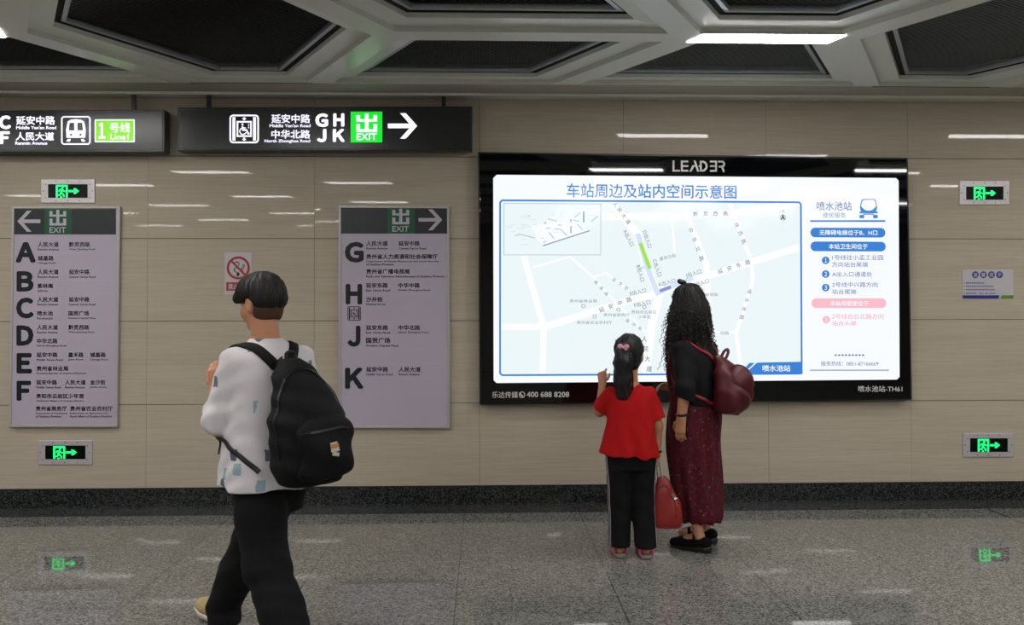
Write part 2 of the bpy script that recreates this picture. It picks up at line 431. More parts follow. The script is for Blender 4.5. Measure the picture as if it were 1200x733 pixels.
for a, b in zip(jx[:-1], jx[1:]): w.box(a + .001, b - .001, -.006, .02, 0, .129)
o = w.build('baseboard_back', M['skirt']); tag(o, **ST)
o = MB().box(-9, 9, -.003, .02, .129, .134).build('trim_2', M['deck']); tag(o, **ST)
for nm, bx in dict(wall_left=(-9.1, -9, -13, .1), wall_right=(9, 9.1, -13, .1), wall_front=(-9.1, 9.1, -13.1, -13)).items():
    o = MB().box(*bx, -.05, 3.6).build(nm, M['other']); tag(o, **ST)

# ceiling: a lattice of folded beams around dark metal-mesh panels
ZC, SOF = 2.978, -.37
def inset(P, d):
    n_ = len(P); L = []
    for i in range(n_):
        a, b = np.array(P[i]), np.array(P[(i + 1) % n_]); t = (b - a) / np.linalg.norm(b - a); nn = np.array([-t[1], t[0]])
        e = d * (.3 if abs(a[1] - SOF) < 1e-6 and abs(b[1] - SOF) < 1e-6 else 1); L.append((a + nn * e, t))
    out = []
    for i in range(n_):
        (p, t), (q, u) = L[i - 1], L[i]; k_ = np.linalg.solve(np.array([t, -u]).T, q - p); out.append(p + t * k_[0])
    return out
def clip(P, nx, ny, c):
    out = []
    for i in range(len(P)):
        a, b = P[i], P[(i + 1) % len(P)]; da = nx * a[0] + ny * a[1] - c; db = nx * b[0] + ny * b[1] - c
        if da <= 0: out.append(a)
        if (da < 0) != (db < 0) and abs(da) > 1e-9 and abs(db) > 1e-9: t = da / (da - db); out.append((a[0] + t * (b[0] - a[0]), a[1] + t * (b[1] - a[1])))
    return out
EV, OD, PI_ = 1.49, .365, 2.25
cells, strips = [], []
for xc, par in ((-1.6, 1), (-3.1, 0), (-4.6, 1), (-6.1, 0), (-7.6, 1), (1.62, 0), (3.14, 1), (4.66, 0), (6.18, 1), (7.7, 0)):
    hw = 1.05 if xc < 0 else 1.07
    for k in range(-1, 4):
        y0 = -((OD if par else EV) + PI_ * k); y1 = y0 - PI_
        cells.append([(xc - .45, y1), (xc + .45, y1), (xc + hw, (y0 + y1) / 2), (xc + .45, y0), (xc - .45, y0), (xc - hw, (y0 + y1) / 2)])
        strips.append((xc, y1, .82))
for k in range(-1, 4):
    e, o_, e2 = -(EV + PI_ * k), -(OD + PI_ * (k + 1)), -(EV + PI_ * (k + 1))
    cells.append([(-1.15, o_), (.55, o_), (1.17, e), (-.55, e)]); cells.append([(-.55, e2), (1.17, e2), (.55, o_), (-1.15, o_)])
beam = MB(); gapm = MB(); seen = []
for P in cells:
    P = clip(P, 0, 1, SOF)
    if len(P) < 3: continue
    P = [p for i, p in enumerate(P) if np.hypot(p[0] - P[i - 1][0], p[1] - P[i - 1][1]) > 1e-4]
    area = .5 * sum(P[i - 1][0] * P[i][1] - P[i][0] * P[i - 1][1] for i in range(len(P)))
    if area < .35: beam.add([(x, y, ZC) for x, y in P], [tuple(range(len(P)))[::-1]]); continue
    rings = [(0, ZC), (.08, ZC), (.083, ZC + .03), (.205, ZC + .04), (.208, ZC + .068), (.25, ZC + .075)]
    R_ = [[(p[0], p[1], z) for p in (inset(P, d) if d else P)] for d, z in rings]; q = len(P)
    for i in range(5):
        (gapm if i == 4 else beam).add(R_[i] + R_[i + 1], [(k, q + k, q + (k + 1) % q, (k + 1) % q) for k in range(q)])
    c = np.mean(P, 0); seen.append((P, c))
ce = beam.build('ceiling', M['paint']); tag(ce, **ST)
o = MB().box(-9, 9, -13, .1, 3.5, 3.6).build('ceiling_deck', M['deck']); o.name = 'ceiling_slab'; tag(o, **ST)
co = MB().box(-9, 9, SOF - .005, -.13, ZC - .004, ZC + .2).build('trim_3', M['cornice']); tag(co, **ST)
co = bevel(MB().box(-9, 9, -.135, .0, ZC - .022, ZC + .1).build('trim_4', M['paint']), .012, 3); tag(co, **ST)
o = gapm.build('trim_5', M['deck']); tag(o, **ST)

PANEL = {0: 'dark mesh ceiling panel in the far left corner, half hidden by the wall trim beside the lit strip',
         1: 'large hexagonal dark mesh ceiling panel above the two hanging black signs',
         2: 'dark mesh ceiling panel against the wall, between the arrow sign and the light box',
         3: 'dark mesh ceiling panel cut by the top edge, left of the lit strip',
         4: 'dark mesh ceiling panel right behind the lit strip, above the light box',
         5: 'dark mesh ceiling panel cut by the top edge, directly in front of the lit strip',
         6: 'large dark mesh ceiling panel at the right end, above the upper right exit sign'}
def mesh_panel(P, label):
    zz = ZC + .07; c = np.mean(P, 0); t = empty('ceiling_panel', (c[0], c[1], zz)); tag(t, label, 'ceiling panel', 'dark mesh ceiling panels')
    O = inset(P, .243); I = inset(P, .268); q = len(P); f = MB()
    ring = [[(p[0] - c[0], p[1] - c[1], z) for p in Q_] for Q_, z in ((O, .03), (O, 0), (I, 0), (I, .03))]
    f.add(sum(ring, []), [(i * q + k, (i + 1) * q + k, (i + 1) * q + (k + 1) % q, i * q + (k + 1) % q) for i in range(3) for k in range(q)])
    f.build('frame', M['alu'], t)
    s = MB(); J = [np.array(p) - c for p in inset(P, .262)]; R0 = max(np.linalg.norm(p) for p in J)
    for sg, zo in ((1, .02), (-1, .0145)):
        d = np.array([.87, .5 * sg]); nn = np.array([-d[1], d[0]]); k = -R0
        while k < R0:
            lo, hi = -9., 9.
            for i in range(q):
                a, b = J[i], J[(i + 1) % q]; e = b - a; m_ = np.array([-e[1], e[0]]); den = m_ @ d; num = m_ @ (a - nn * k)
                if abs(den) < 1e-9:
                    if num > 0: hi = -10
                elif den > 0: lo = max(lo, num / den)
                else: hi = min(hi, num / den)
            if hi - lo > .01:
                a, b = nn * k + d * lo, nn * k + d * hi; w_ = nn * .0042
                s.add([(*(a - w_), zo), (*(b - w_), zo), (*(b + w_), zo + .004), (*(a + w_), zo + .004)], [(3, 2, 1, 0)])
            k += .023
    s.build('mesh', M['mesh'], t)
    B = MB().add([(p[0], p[1], .05) for p in J], [tuple(range(q))[::-1]]); B.build('backing', M['deck'], t)
ids = [(-3.1, -.85), (-1.6, -1.5), (0, -.95), (-.1, -2.1), (1.6, -.9), (1.6, -2.6), (3.14, -1.5)]
for P, c in seen:
    for k, q in enumerate(ids):
        if np.hypot(c[0] - q[0], c[1] - q[1]) < .42: mesh_panel(P, PANEL[k])
sl = MB()
for xc, y, L in strips:
    if y > -.5 and y < -.3: sl.box(xc - .42, xc + .42, y - .02, y + .012, ZC - .002, ZC + .001)
o = sl.build('trim_6', M['slot']); tag(o, **ST)
proto = None
for xc, y, L in strips:
    if y > -.6 or abs(xc) > 6.5: continue
    if proto is None:
        proto = empty('ceiling_light', (0, 0, ZC)); h, a = L / 2, .078
        def par(k, z0, z1): return MB().add([(-h - k * .035 + .0, k2 * a * k, z) if False else (x, y_, z) for z in (z0, z1) for x, y_ in ((-h + .05 * k - .02, -a * k), (h + .02, -a * k), (h - .03 * k, a * k), (-h - .035, a * k))], [(3, 2, 1, 0), (4, 5, 6, 7), (0, 1, 5, 4), (1, 2, 6, 5), (2, 3, 7, 6), (3, 0, 4, 7)])
        par(1.0, -.003, .02).build('diffuser', M['lamp'], proto)
        par(1.05, .0, .05).build('housing', M['housing'], proto); t = proto
    else:
        t = proto.copy(); COL.objects.link(t)
        for ch in list(proto.children): d = ch.copy(); COL.objects.link(d); d.parent = t
    t.location = (xc, y, ZC)
    lab = 'linear ceiling light behind the viewpoint, mirrored as a pale streak in the polished wall'
    if abs(y + EV) < .1 and abs(xc - 1.62) < .1: lab = 'bright linear ceiling light set in a beam above the light box'
    if abs(y + EV) < .1 and abs(xc + 3.1) < .1: lab = 'bright linear ceiling light cut off at the top left edge of the picture'
    tag(t, lab, 'ceiling light', 'linear ceiling lights')

# ------------------------------------------------------------------ signs
def plate(name, px, Y0, Y1, m, parent, off, bv=.003):   # slab whose front corners are given as photo points TL TR BR BL on plane Y1
    V = [onY(x, y, Y1) for x, y in px]; q = len(V)
    V = [(v[0], Y1, v[2]) for v in V] + [(v[0], Y0, v[2]) for v in V]
    F = [tuple(range(q))[::-1], tuple(range(q, 2 * q))] + [(k, (k + 1) % q, q + (k + 1) % q, q + k) for k in range(q)]
    o = obj(name, np.array(V) - np.asarray(off), F, m, parent)
    return bevel(o, bv) if bv else o
def frame(name, px, wpx, Y0, Y1, m, parent, off):        # rectangular frame, wpx = side width in photo pixels
    o = np.array([onY(x, y, Y1) for x, y in px]); k = wpx / 161.; c = o.mean(0); i = o.copy()
    i[:, 0] -= np.sign(o[:, 0] - c[0]) * k; i[:, 2] -= np.sign(o[:, 2] - c[2]) * k; V = []
    for ring, Y in ((o, Y0), (o, Y1), (i, Y1), (i, Y0)): V += [(p[0], Y, p[2]) for p in ring]
    return bevel(obj(name, np.array(V) - np.asarray(off), [(r * 4 + a, ((r + 1) % 4) * 4 + a, ((r + 1) % 4) * 4 + (a + 1) % 4, r * 4 + (a + 1) % 4)[::-1] for r in range(4) for a in range(4)], m, parent), .0015)
CHU = [(.41, 0), (.59, 0), (.59, .3), (.82, .3), (.82, .08), (1, .08), (1, .43), (.59, .43), (.59, .85), (.82, .85), (.82, .56), (1, .56), (1, 1), (0, 1), (0, .56), (.18, .56), (.18, .85), (.41, .85), (.41, .43), (0, .43), (0, .08), (.18, .08), (.18, .3), (.41, .3)]
def chu(A, key, x0, y0, x1, y1, lay=2): A.poly(key, [(x0 + u * (x1 - x0), y0 + v * (y1 - y0)) for u, v in CHU], lay)
def arrow(A, key, x0, x1, yc, hh, w, lay=2):             # shaft from x0 to the tip at x1, half height hh
    s = 1 if x1 > x0 else -1; b = x1 - s * hh * 1.35; t = w * 1.25
    A.poly(key, [(x0, yc - w / 2), (x1 - s * t * 1.1, yc - w / 2), (x1 - s * t * 1.1, yc + w / 2), (x0, yc + w / 2)], lay)
    A.poly(key, [(b, yc - hh), (b + s * t, yc - hh), (x1, yc), (x1 - s * t, yc)], lay + .1)
    A.poly(key, [(b, yc + hh), (b + s * t, yc + hh), (x1, yc), (x1 - s * t, yc)], lay + .2)
def lift_icon(A, key, x0, y0, x1, y1):
    w, h = x1 - x0, y1 - y0; X = lambda u: x0 + u * w; Y = lambda v: y0 + v * h; lw = .055 * w
    A.rline(key, x0 + lw / 2, y0 + lw / 2, x1 - lw / 2, y1 - lw / 2, .1 * w, lw, 1)
    A.rect(key, X(.1), Y(.09), X(.2), Y(.91), 1); A.rect(key, X(.8), Y(.09), X(.9), Y(.91), 1)
    A.stroke(key, [(X(.27), Y(.25)), (X(.73), Y(.25)), (X(.73), Y(.75)), (X(.27), Y(.75))], lw, 1, True)
    A.poly(key, [(X(.5), Y(.08)), (X(.58), Y(.15)), (X(.53), Y(.15)), (X(.53), Y(.2)), (X(.47), Y(.2)), (X(.47), Y(.15)), (X(.42), Y(.15))], 1)
    A.poly(key, [(X(.5), Y(.92)), (X(.42), Y(.85)), (X(.47), Y(.85)), (X(.47), Y(.8)), (X(.53), Y(.8)), (X(.53), Y(.85)), (X(.58), Y(.85))], 1)
    A.disc(key, X(.44), Y(.34), .035 * w, 1.5, 12); A.stroke(key, [(X(.44), Y(.4)), (X(.46), Y(.54)), (X(.58), Y(.54)), (X(.64), Y(.67)), (X(.68), Y(.65))], .055 * w, 1.5)
    A.stroke(key, [(X(.45), Y(.46)), (X(.56), Y(.47))], .035 * w, 1.6); A.ring(key, X(.46), Y(.58), .11 * w, .035 * w, 1.7, 20, 20, 300)
    for k in range(3): A.disc(key, X(.65), Y(.34 + .06 * k), .02 * w, 1.5, 8)
def hang_sign(label, px, Yf, th, rods, side=None):
    c = np.mean([onY(*p, Yf) for p in px], 0); t = empty('hanging_sign', (c[0], Yf + th, min(onY(*p, Yf)[2] for p in px))); off = t.location[:]
    tag(t, label, 'sign', 'black illuminated hanging signs')
    plate('casing', px, Yf + th, Yf + .004, M['black_box'], t, off, .004)
    q = [(x + (3 if i in (0, 3) else -3), y + (3 if i < 2 else -3)) for i, (x, y) in enumerate(px)]
    plate('face', q, Yf + .006, Yf, M['black_face'], t, off, 0)
    for x in rods:
        p = onY(x, px[0][1], Yf + th / 2); b = MB().box(p[0] - .014, p[0] + .014, Yf + th / 2 - .014, Yf + th / 2 + .014, p[2] - .02, ZC + .02)
        b.build('hanger_rod', M['black_box'], t, off=off)
    return t, off
GL = {'lettering': M['glow'], 'arrow': M['glow'], 'pictogram': M['glow'], 'exit_panel': M['glow_green'], 'line_panel': M['glow_lime'], 'line_border': M['glow']}
t, off = hang_sign('black hanging sign with white arrow, lift pictogram and green EXIT square', [(208, 126), (553.5, 124.5), (553.5, 176.5), (208, 177)], -.15, .11, (245, 520))
A = Art(-.15); lift_icon(A, 'pictogram', 269, 134.5, 303.5, 168)
A.text('lettering', '延安中路', 318, 134, 363.5, 144.5, .02); A.text('lettering', "Middle Yan'an Road", 316, 145.5, 364, 149.3, .02)
A.text('lettering', '中华北路', 318, 152.3, 363.5, 162.5, .02); A.text('lettering', 'North Zhonghua Road', 310, 163.6, 363.5, 168, .02)
for ch, b in dict(G=(369.5, 133, 384.5, 149), H=(390.5, 133, 403.5, 148.5), J=(371.5, 151.3, 382.5, 166.8), K=(390, 151.3, 404, 166.5)).items(): A.text('lettering', ch, *b, .055)
A.rect('exit_panel', 411, 131, 448, 167, 1); chu(A, 'pictogram', 417.5, 133.5, 442, 155); A.text('lettering', 'EXIT', 417.8, 156.5, 441.6, 164.3, .015, 2)
arrow(A, 'arrow', 454.5, 489, 147.7, 15, 5.4); A.build(GL, t, off)
t, off = hang_sign('black hanging sign with train pictogram and lime Line 1 plate', [(-330, 131), (193, 128.5), (193, 178.5), (-330, 179)], -.15, .11, (157, -200))
A = Art(-.15); A.text('lettering', 'C', -1, 135.5, 13, 151.5, .055); A.text('lettering', 'F', 0, 154, 11.5, 169, .055)
A.text('lettering', '延安中路', 19, 136, 64.5, 146.5, .02); A.text('lettering', "Middle Yan'an Road", 19, 147.7, 66, 151.6, .02)
A.text('lettering', '人民大道', 18.5, 155, 63.5, 164.8, .02); A.text('lettering', 'Renmin Avenue', 18, 166, 55.5, 169.8, .02)
A.rline('pictogram', 72.5, 137, 105.5, 169, 3, 1.6, 1)
P = [(78, 161.5), (77.5, 152), (79.5, 142.5), (83, 140.5), (89, 139.7), (95, 140.5), (98.5, 142.5), (100.5, 152), (100, 161.5)]; A.poly('pictogram', P, 1)
M['face_ink'] = M['black_face']; GL['pictogram_window'] = M['black_face']; GL['line_text'] = M['glow']
for x0, x1 in ((81, 87.3), (90.7, 97)): A.poly('pictogram_window', [(x0 + .6, 144), (x1, 144), (x1, 153), (x0 - .4, 153)] if x0 < 85 else [(x0, 144), (x1 - .6, 144), (x1 + .4, 153), (x0, 153)], 2)
for x in (83.5, 94.5): A.disc('pictogram_window', x, 158, 1.4, 2, 12)
for s in (-1, 1): A.poly('pictogram', [(89 + s * 6, 163), (89 + s * 9, 163), (89 + s * 11.5, 166), (89 + s * 7, 166)], 1)
A.rrect('line_border', 111, 140, 158, 166.8, 1.5, 1); A.rrect('line_panel', 112.2, 141.2, 156.8, 165.6, 1, 2)
A.text('lettering', '1', 115.5, 144, 123.5, 162.8, .02, 3); A.text('lettering', '号线', 128.5, 144, 152.5, 155.5, .01, 3); A.text('lettering', 'Line1', 129.5, 157.2, 151, 163.6, .008, 3)
A.build(GL, t, off)

# exit signs let into the wall
def exit_sign(label, px, inn):
    x0, y0, x1, y1 = px; a0, b0, a1, b1 = inn; c = onY((x0 + x1) / 2, y1, 0); t = empty('exit_sign', (c[0], 0, c[2])); off = t.location[:]
    tag(t, label, 'exit sign', 'running man exit signs')
    plate('plate', [(x0, y0), (x1, y0), (x1, y1), (x0, y1)], -.0005, -.009, M['steel'], t, off)
    plate('display', [(a0, b0), (a1, b0), (a1, b1), (a0, b1)], -.005, -.0105, M['exit_dark'], t, off, 0)
    A = Art(-.0105); w, h = a1 - a0, b1 - b0; X = lambda u: a0 + u * w; Y = lambda v: b0 + v * h; k = 'pictogram'; s = h / 16
    A.stroke(k, [(X(.225), Y(.97)), (X(.225), Y(.12)), (X(.475), Y(.12)), (X(.475), Y(.97))], 2.2 * s, 1)
    A.disc(k, X(.37), Y(.25), 1.15 * s, 2, 12)
    A.stroke(k, [(X(.36), Y(.4)), (X(.33), Y(.64))], 2.4 * s, 2); A.stroke(k, [(X(.275), Y(.55)), (X(.295), Y(.4)), (X(.365), Y(.38)), (X(.41), Y(.52)), (X(.45), Y(.52))], 1.2 * s, 2.2)
    A.stroke(k, [(X(.335), Y(.62)), (X(.395), Y(.76)), (X(.41), Y(.94))], 1.6 * s, 2.4); A.stroke(k, [(X(.33), Y(.64)), (X(.305), Y(.8)), (X(.25), Y(.8))], 1.5 * s, 2.6)
    A.stroke(k, [(X(.31), Y(.97)), (X(.36), Y(.91))], 1.4 * s, 2.6)
    A.rect('arrow', X(.52), Y(.43), X(.67), Y(.58), 1); A.poly('arrow', [(X(.645), Y(.3)), (X(.7), Y(.3)), (X(.79), Y(.505)), (X(.7), Y(.71)), (X(.645), Y(.71)), (X(.69), Y(.505))], 1.5)
    A.build({'pictogram': M['exit_lit'], 'arrow': M['exit_lit']}, t, off)
    sc = MB()
    for u, v in ((.28, .09), (.5, .09), (.72, .09), (.28, .91), (.5, .91), (.72, .91), (.045, .5), (.955, .5), (.09, .22), (.91, .22), (.09, .78), (.91, .78)):
        p = onY(x0 + u * (x1 - x0), y0 + v * (y1 - y0), -.009); sc.tube([(p[0], -.0085, p[2]), (p[0], -.0115, p[2])], .004, 8)
    sc.build('screws', M['screw'], t, off=off)
exit_sign('green running man exit sign above the A to F exit board', (48, 210, 111, 238), (56.3, 216, 102.6, 232))
exit_sign('green running man exit sign low on the wall under the A to F exit board', (44.5, 516.5, 108, 545), (53, 522.5, 100, 538.5))
exit_sign('green running man exit sign high on the wall right of the light box', (1124.5, 212, 1183, 240), (1132.3, 218.7, 1176, 234.2))
exit_sign('green running man exit sign low on the wall at the right end', (1128.5, 508, 1188, 536), (1137, 514, 1181, 530))

# exit directory boards
def board(label, px, hdr, rows, extra):
    c = np.mean([onY(*p, 0) for p in px], 0); zb = min(onY(*p, 0)[2] for p in px); t = empty('exit_board', (c[0], 0, zb)); off = t.location[:]
    tag(t, label, 'sign', 'exit directory boards')
    frame('frame', px, 2.4, -.001, -.03, M['grey_frame'], t, off)
    q = [(x + (1.5 if i in (0, 3) else -1.5), y + (1.5 if i < 2 else -1.5)) for i, (x, y) in enumerate(px)]
    plate('panel', q, -.001, -.022, M['lilac'], t, off, 0)
    A = Art(-.022); h = hdr; A.rect('header', *h['bar'], 1); A.rect('exit_panel', *h['green'], 2)
    g = h['green']; w = g[2] - g[0]; chu(A, 'pictogram', g[0] + .18 * w, g[1] + 1.2, g[0] + .8 * w, g[1] + 19.5, 3); A.text('header_lettering', 'EXIT', g[0] + .18 * w, g[1] + 21.5, g[0] + .79 * w, g[1] + 28, .012, 3)
    arrow(A, 'arrow', *h['arrow'], 3)
    for r in rows:
        k, s, b = r; A.text(k, s, *b, {'exit_letters': .055, 'street_names': .024, 'english_names': .016}[k], 1)
    extra(A); A.build({'header': M['head'], 'exit_panel': M['dgreen'], 'pictogram': M['pale_ink'], 'header_lettering': M['pale_ink'], 'arrow': M['pale_ink'], 'exit_letters': M['dark_ink'],
                       'street_names': M['dark_ink'], 'english_names': M['dark_ink'], 'lift_pictogram': M['dark_ink'], 'row_lines': M['pale_ink']}, t, off)
L_, S_, E_ = 'exit_letters', 'street_names', 'english_names'
RA = [(L_, 'A', (18.5, 284, 42, 308)), (L_, 'B', (19.5, 318, 39.5, 342)), (L_, 'C', (19, 349, 39.7, 373.5)), (L_, 'D', (19.3, 381.5, 39.3, 405.5)), (L_, 'E', (19.5, 414, 37.5, 438)), (L_, 'F', (19.5, 446.5, 36.5, 470))]
def row(R, y, items, h=5.8, eh=2.6, gap=1.6):
    for zh, x0, x1, en, ex in items:
        R.append((S_, zh, (x0, y, x1, y + h)))
        for i, e in enumerate(en if isinstance(en, list) else [en]): R.append((E_, e, (x0, y + h + gap + i * 3.4, (ex if not isinstance(ex, list) else ex[i]), y + h + gap + eh + i * 3.4)))
REN, CYR, MYR = 'Renmin Avenue', "Central Yan'an Road", "Middle Yan'an Road"
row(RA, 283.8, [('人民大道', 44.3, 69, REN, 69), ('黔灵西路', 81, 105.5, 'West Qianling Road', 111.5)])
row(RA, 300, [('城基路', 44.3, 63, 'Chengji Road', 65)])
row(RA, 316, [('人民大道', 44.3, 68.8, REN, 68.5), ('延安中路', 81, 105, CYR, 112)])
row(RA, 332.3, [('紫林庵', 44, 62.3, "Zilin'an", 56)])
row(RA, 348.3, [('人民大道', 44, 68.4, REN, 68), ('延安中路', 80.8, 105, CYR, 112)])
row(RA, 364.6, [('喷水池', 43.5, 62, 'Penshuichi', 61.5), ('国贸广场', 80.3, 104.5, 'Modern Capital Plaza', 112.3)])
row(RA, 381, [('人民大道', 43.5, 68, REN, 67.5), ('黔灵西路', 80.3, 104.5, 'West Qianling Road', 110.3)])
row(RA, 397, [('中华北路', 43.3, 67.5, 'North Zhonghua Road', 78)])
row(RA, 413.2, [('延安中路', 43, 67.5, MYR, 73.5), ('嘉禾路', 80, 98, 'Jiahe Road', 97), ('城基路', 105.7, 124, 'Chengji Road', 126.5)])
row(RA, 429.3, [('贵州省林业局', 43, 80, 'Forestry Bureau of Guizhou Province', 101)])
row(RA, 445.5, [('延安中路', 42.7, 67, MYR, 71.5), ('人民大道', 76.3, 100.5, REN, 99), ('金沙街', 105.7, 123.5, 'Jinsha Street', 125)])
row(RA, 461.6, [('贵阳市云岩区少年宫', 42.5, 98.3, "Children's Palace of Yunyan District", 98)])
row(RA, 476.2, [('贵州省商务厅', 42, 78.3, ['Department of Commerce', 'of Guizhou Province'], [79, 72]), ('贵州省农业农村厅', 82.3, 132, ['Department of Agriculture and', 'Rural Affairs of Guizhou Province'], [126, 131])])
def lines(x0, x1, ys): return lambda A: [A.rect('row_lines', x0, y, x1, y + .35, .5) for y in ys]
board('tall lilac exit board listing exits A to F, left arrow in its header', [(14, 242), (140.5, 242), (137.3, 501), (10.3, 501)],
      dict(bar=(16.3, 245, 136, 275), green=(52.5, 245, 84, 275), arrow=(47.5, 20.5, 259.5, 12.3, 4.2)), RA, lines(42, 133, [296, 328.5, 344.5, 361, 377.5, 393.5, 425.5, 458]))
RB = [(L_, 'G', (404, 283.7, 426.3, 308)), (L_, 'H', (405, 333, 424.5, 357)), (L_, 'J', (407.3, 382, 422.5, 406.7)), (L_, 'K', (404.3, 431.3, 426, 456))]
row(RB, 282.6, [('人民大道', 429.2, 454.3, REN, 454), ('延安中路', 467, 492, CYR, 499.5)])
row(RB, 298, [('贵州省人力资源和社会保障厅', 429.2, 512.7, ['Department of Human Resources and Social Security', 'of Guizhou Province'], [514, 461.5])])
row(RB, 315.5, [('贵州省广播电视局', 429.2, 480, 'Radio and Television Administration of Guizhou Province', 521)])
row(RB, 331.8, [('延安东路', 429, 454.5, "East Yan'an Road", 457), ('中华中路', 466.6, 492, 'Middle Zhonghua Road', 504)])
row(RB, 348.3, [('沙井街', 429, 448.5, 'Shajing Street', 452)])
row(RB, 381.3, [('延安东路', 429, 454.7, "East Yan'an Road", 457), ('中华北路', 466.8, 492.3, 'North Zhonghua Road', 502.3)])
row(RB, 396, [('国贸广场', 429, 457.3, 'Modern Capital Plaza', 467)], 6.6, 3)
row(RB, 430.3, [('延安中路', 429.2, 455, MYR, 460), ('人民大道', 467.2, 493, REN, 491.5)])
def exB(A): lift_icon(A, 'lift_pictogram', 407.2, 359.3, 423, 376); lines(428, 523, [295.5, 313, 345, 361, 377.5, 393.5, 410, 426.5, 443, 459.5])(A)
board('tall lilac exit board listing exits G to K, right arrow in its header', [(397, 241), (526.3, 242), (527.3, 502.3), (397, 502.3)],
      dict(bar=(399.6, 243.6, 524, 274), green=(454, 243.6, 486, 274), arrow=(490.5, 518.3, 257.8, 12.3, 4.2)), RB, exB)

# no smoking notice and passenger notice
def card(name, label, px, cat='sign'):
    x0, y0, x1, y1 = px; c = onY((x0 + x1) / 2, y1, 0); t = empty(name, (c[0], 0, c[2])); off = t.location[:]; tag(t, label, cat)
    plate('card', [(x0, y0), (x1, y0), (x1, y1), (x0, y1)], -.0005, -.004, M['white_card'], t, off, .001); return t, off
t, off = card('no_smoking_sign', 'small white no smoking sign with red ring above the head of the man', (263.2, 296, 295.2, 345.5))
A = Art(-.004); A.ring('red_ring', 279.3, 314.2, 12.2, 2.8, 1); A.stroke('red_bar', [(270.9, 305.8), (287.7, 322.6)], 2.4, 3)
A.stroke('cigarette', [(283.5, 318.5), (286.7, 311.5), (285.2, 310.2), (282.3, 316.5)], .8, 2); A.stroke('cigarette', [(275, 308.3), (278, 306.8), (280.4, 309), (279.6, 312)], 1.0, 2)
A.stroke('cigarette', [(275.8, 314), (274, 317), (279.5, 321)], 1.0, 2); A.poly('cigarette', [(279, 319), (281.3, 321), (279.3, 324.3), (276.6, 323)], 2); A.stroke('cigarette', [(277.5, 312.5), (276.5, 315.5)], .7, 2)
A.rect('red_band', 265.2, 331, 292.8, 341, 1); A.text('lettering', '禁止吸烟', 267.5, 332.5, 290.5, 339.6, .018, 2)
A.build({'red_ring': M['red_ink'], 'red_bar': M['red_ink'], 'cigarette': M['dark_ink'], 'red_band': M['red_ink'], 'lettering': M['white_card']}, t, off)
t, off = card('notice_card', 'small white passenger notice with four blue discs on the wall at the right edge', (1128, 316.3, 1187.5, 350))
A = Art(-.004)
for k, ch in enumerate('温馨提示'):
    x = 1142.9 + 9.45 * k; A.disc('blue_discs', x, 322.2, 4, 1, 20); A.rot('disc_lettering', ch, x, 322.2, 4.6, 0, .01, 2)
for y, x1 in ((331.9, 1153.5), (335.8, 1163), (339.8, 1166)):
    A.rect('green_dots', 1129.5, y - .7, 1130.6, y + .5, 1); x = 1132
    while x < x1: A.rect('small_print', x, y - .9, x + 1.5, y - .25, 1); A.rect('small_print', x + .2, y + .1, x + 1.6, y + .75, 1); A.rect('small_print', x + .5, y - .9, x + .9, y + .75, 1.5); x += 2.15
A.rect('green_dots', 1129.5, 343.3, 1130.6, 344.5, 1); A.text('small_print', '服务热线：0851-87166669', 1132, 342.8, 1166.5, 345.2, .01, 1)
A.poly('blue_band', [(1128, 346.3), (1171.2, 346.3), (1170, 349.9), (1128, 349.9)], 1); A.poly('green_band', [(1173.6, 346.3), (1187.4, 346.3), (1187.4, 349.9), (1172.3, 349.9)], 1)
A.build({'blue_discs': M['blue_ink'], 'disc_lettering': M['white_card'], 'green_dots': M['green_ink'], 'small_print': M['blue_ink'], 'blue_band': M['blue_ink'], 'green_band': M['green_ink']}, t, off)

# ------------------------------------------------------------------ the light box with the station map
YB = -.085
bx = [(560, 178), (1064.3, 185), (1069, 469), (562, 475)]
c = np.mean([onY(*p, YB) for p in bx], 0); zb = min(onY(*p, YB)[2] for p in bx)
t = empty('light_box', (c[0], 0, zb)); off = t.location[:]
tag(t, 'large wall light box showing the station area map behind the woman and the girl', 'light box')
plate('casing', bx, -.001, YB + .006, M['black_box'], t, off, .006)
q = [(562, 180), (1062.5, 186.8), (1067, 467.3), (564, 473)]
plate('bezel', q, YB + .01, YB, M['black_glass'], t, off, .002)
A = Art(YB)
sc = [(582, 205), (1050, 208.8), (1053, 212), (1054.2, 442), (1051, 445.2), (582, 449.2), (578.5, 446), (578, 209)]
A.poly('screen', sc, 0)
cxm = 813.
def sl(x): return .0065 * (x - 586)        # the sheet's own top edge runs this much off the horizontal here
A.text('title', '车站周边及站内空间示意图', 664, 215, 863, 231.6, .012, 2, .009)
fr = [(588.5, 235), (936, 237.3), (938.3, 239.5), (939.3, 437.6), (936.5, 438.2), (588.5, 440), (586, 437.7), (586, 237.4)]
A.poly('map_ground', fr, 1)
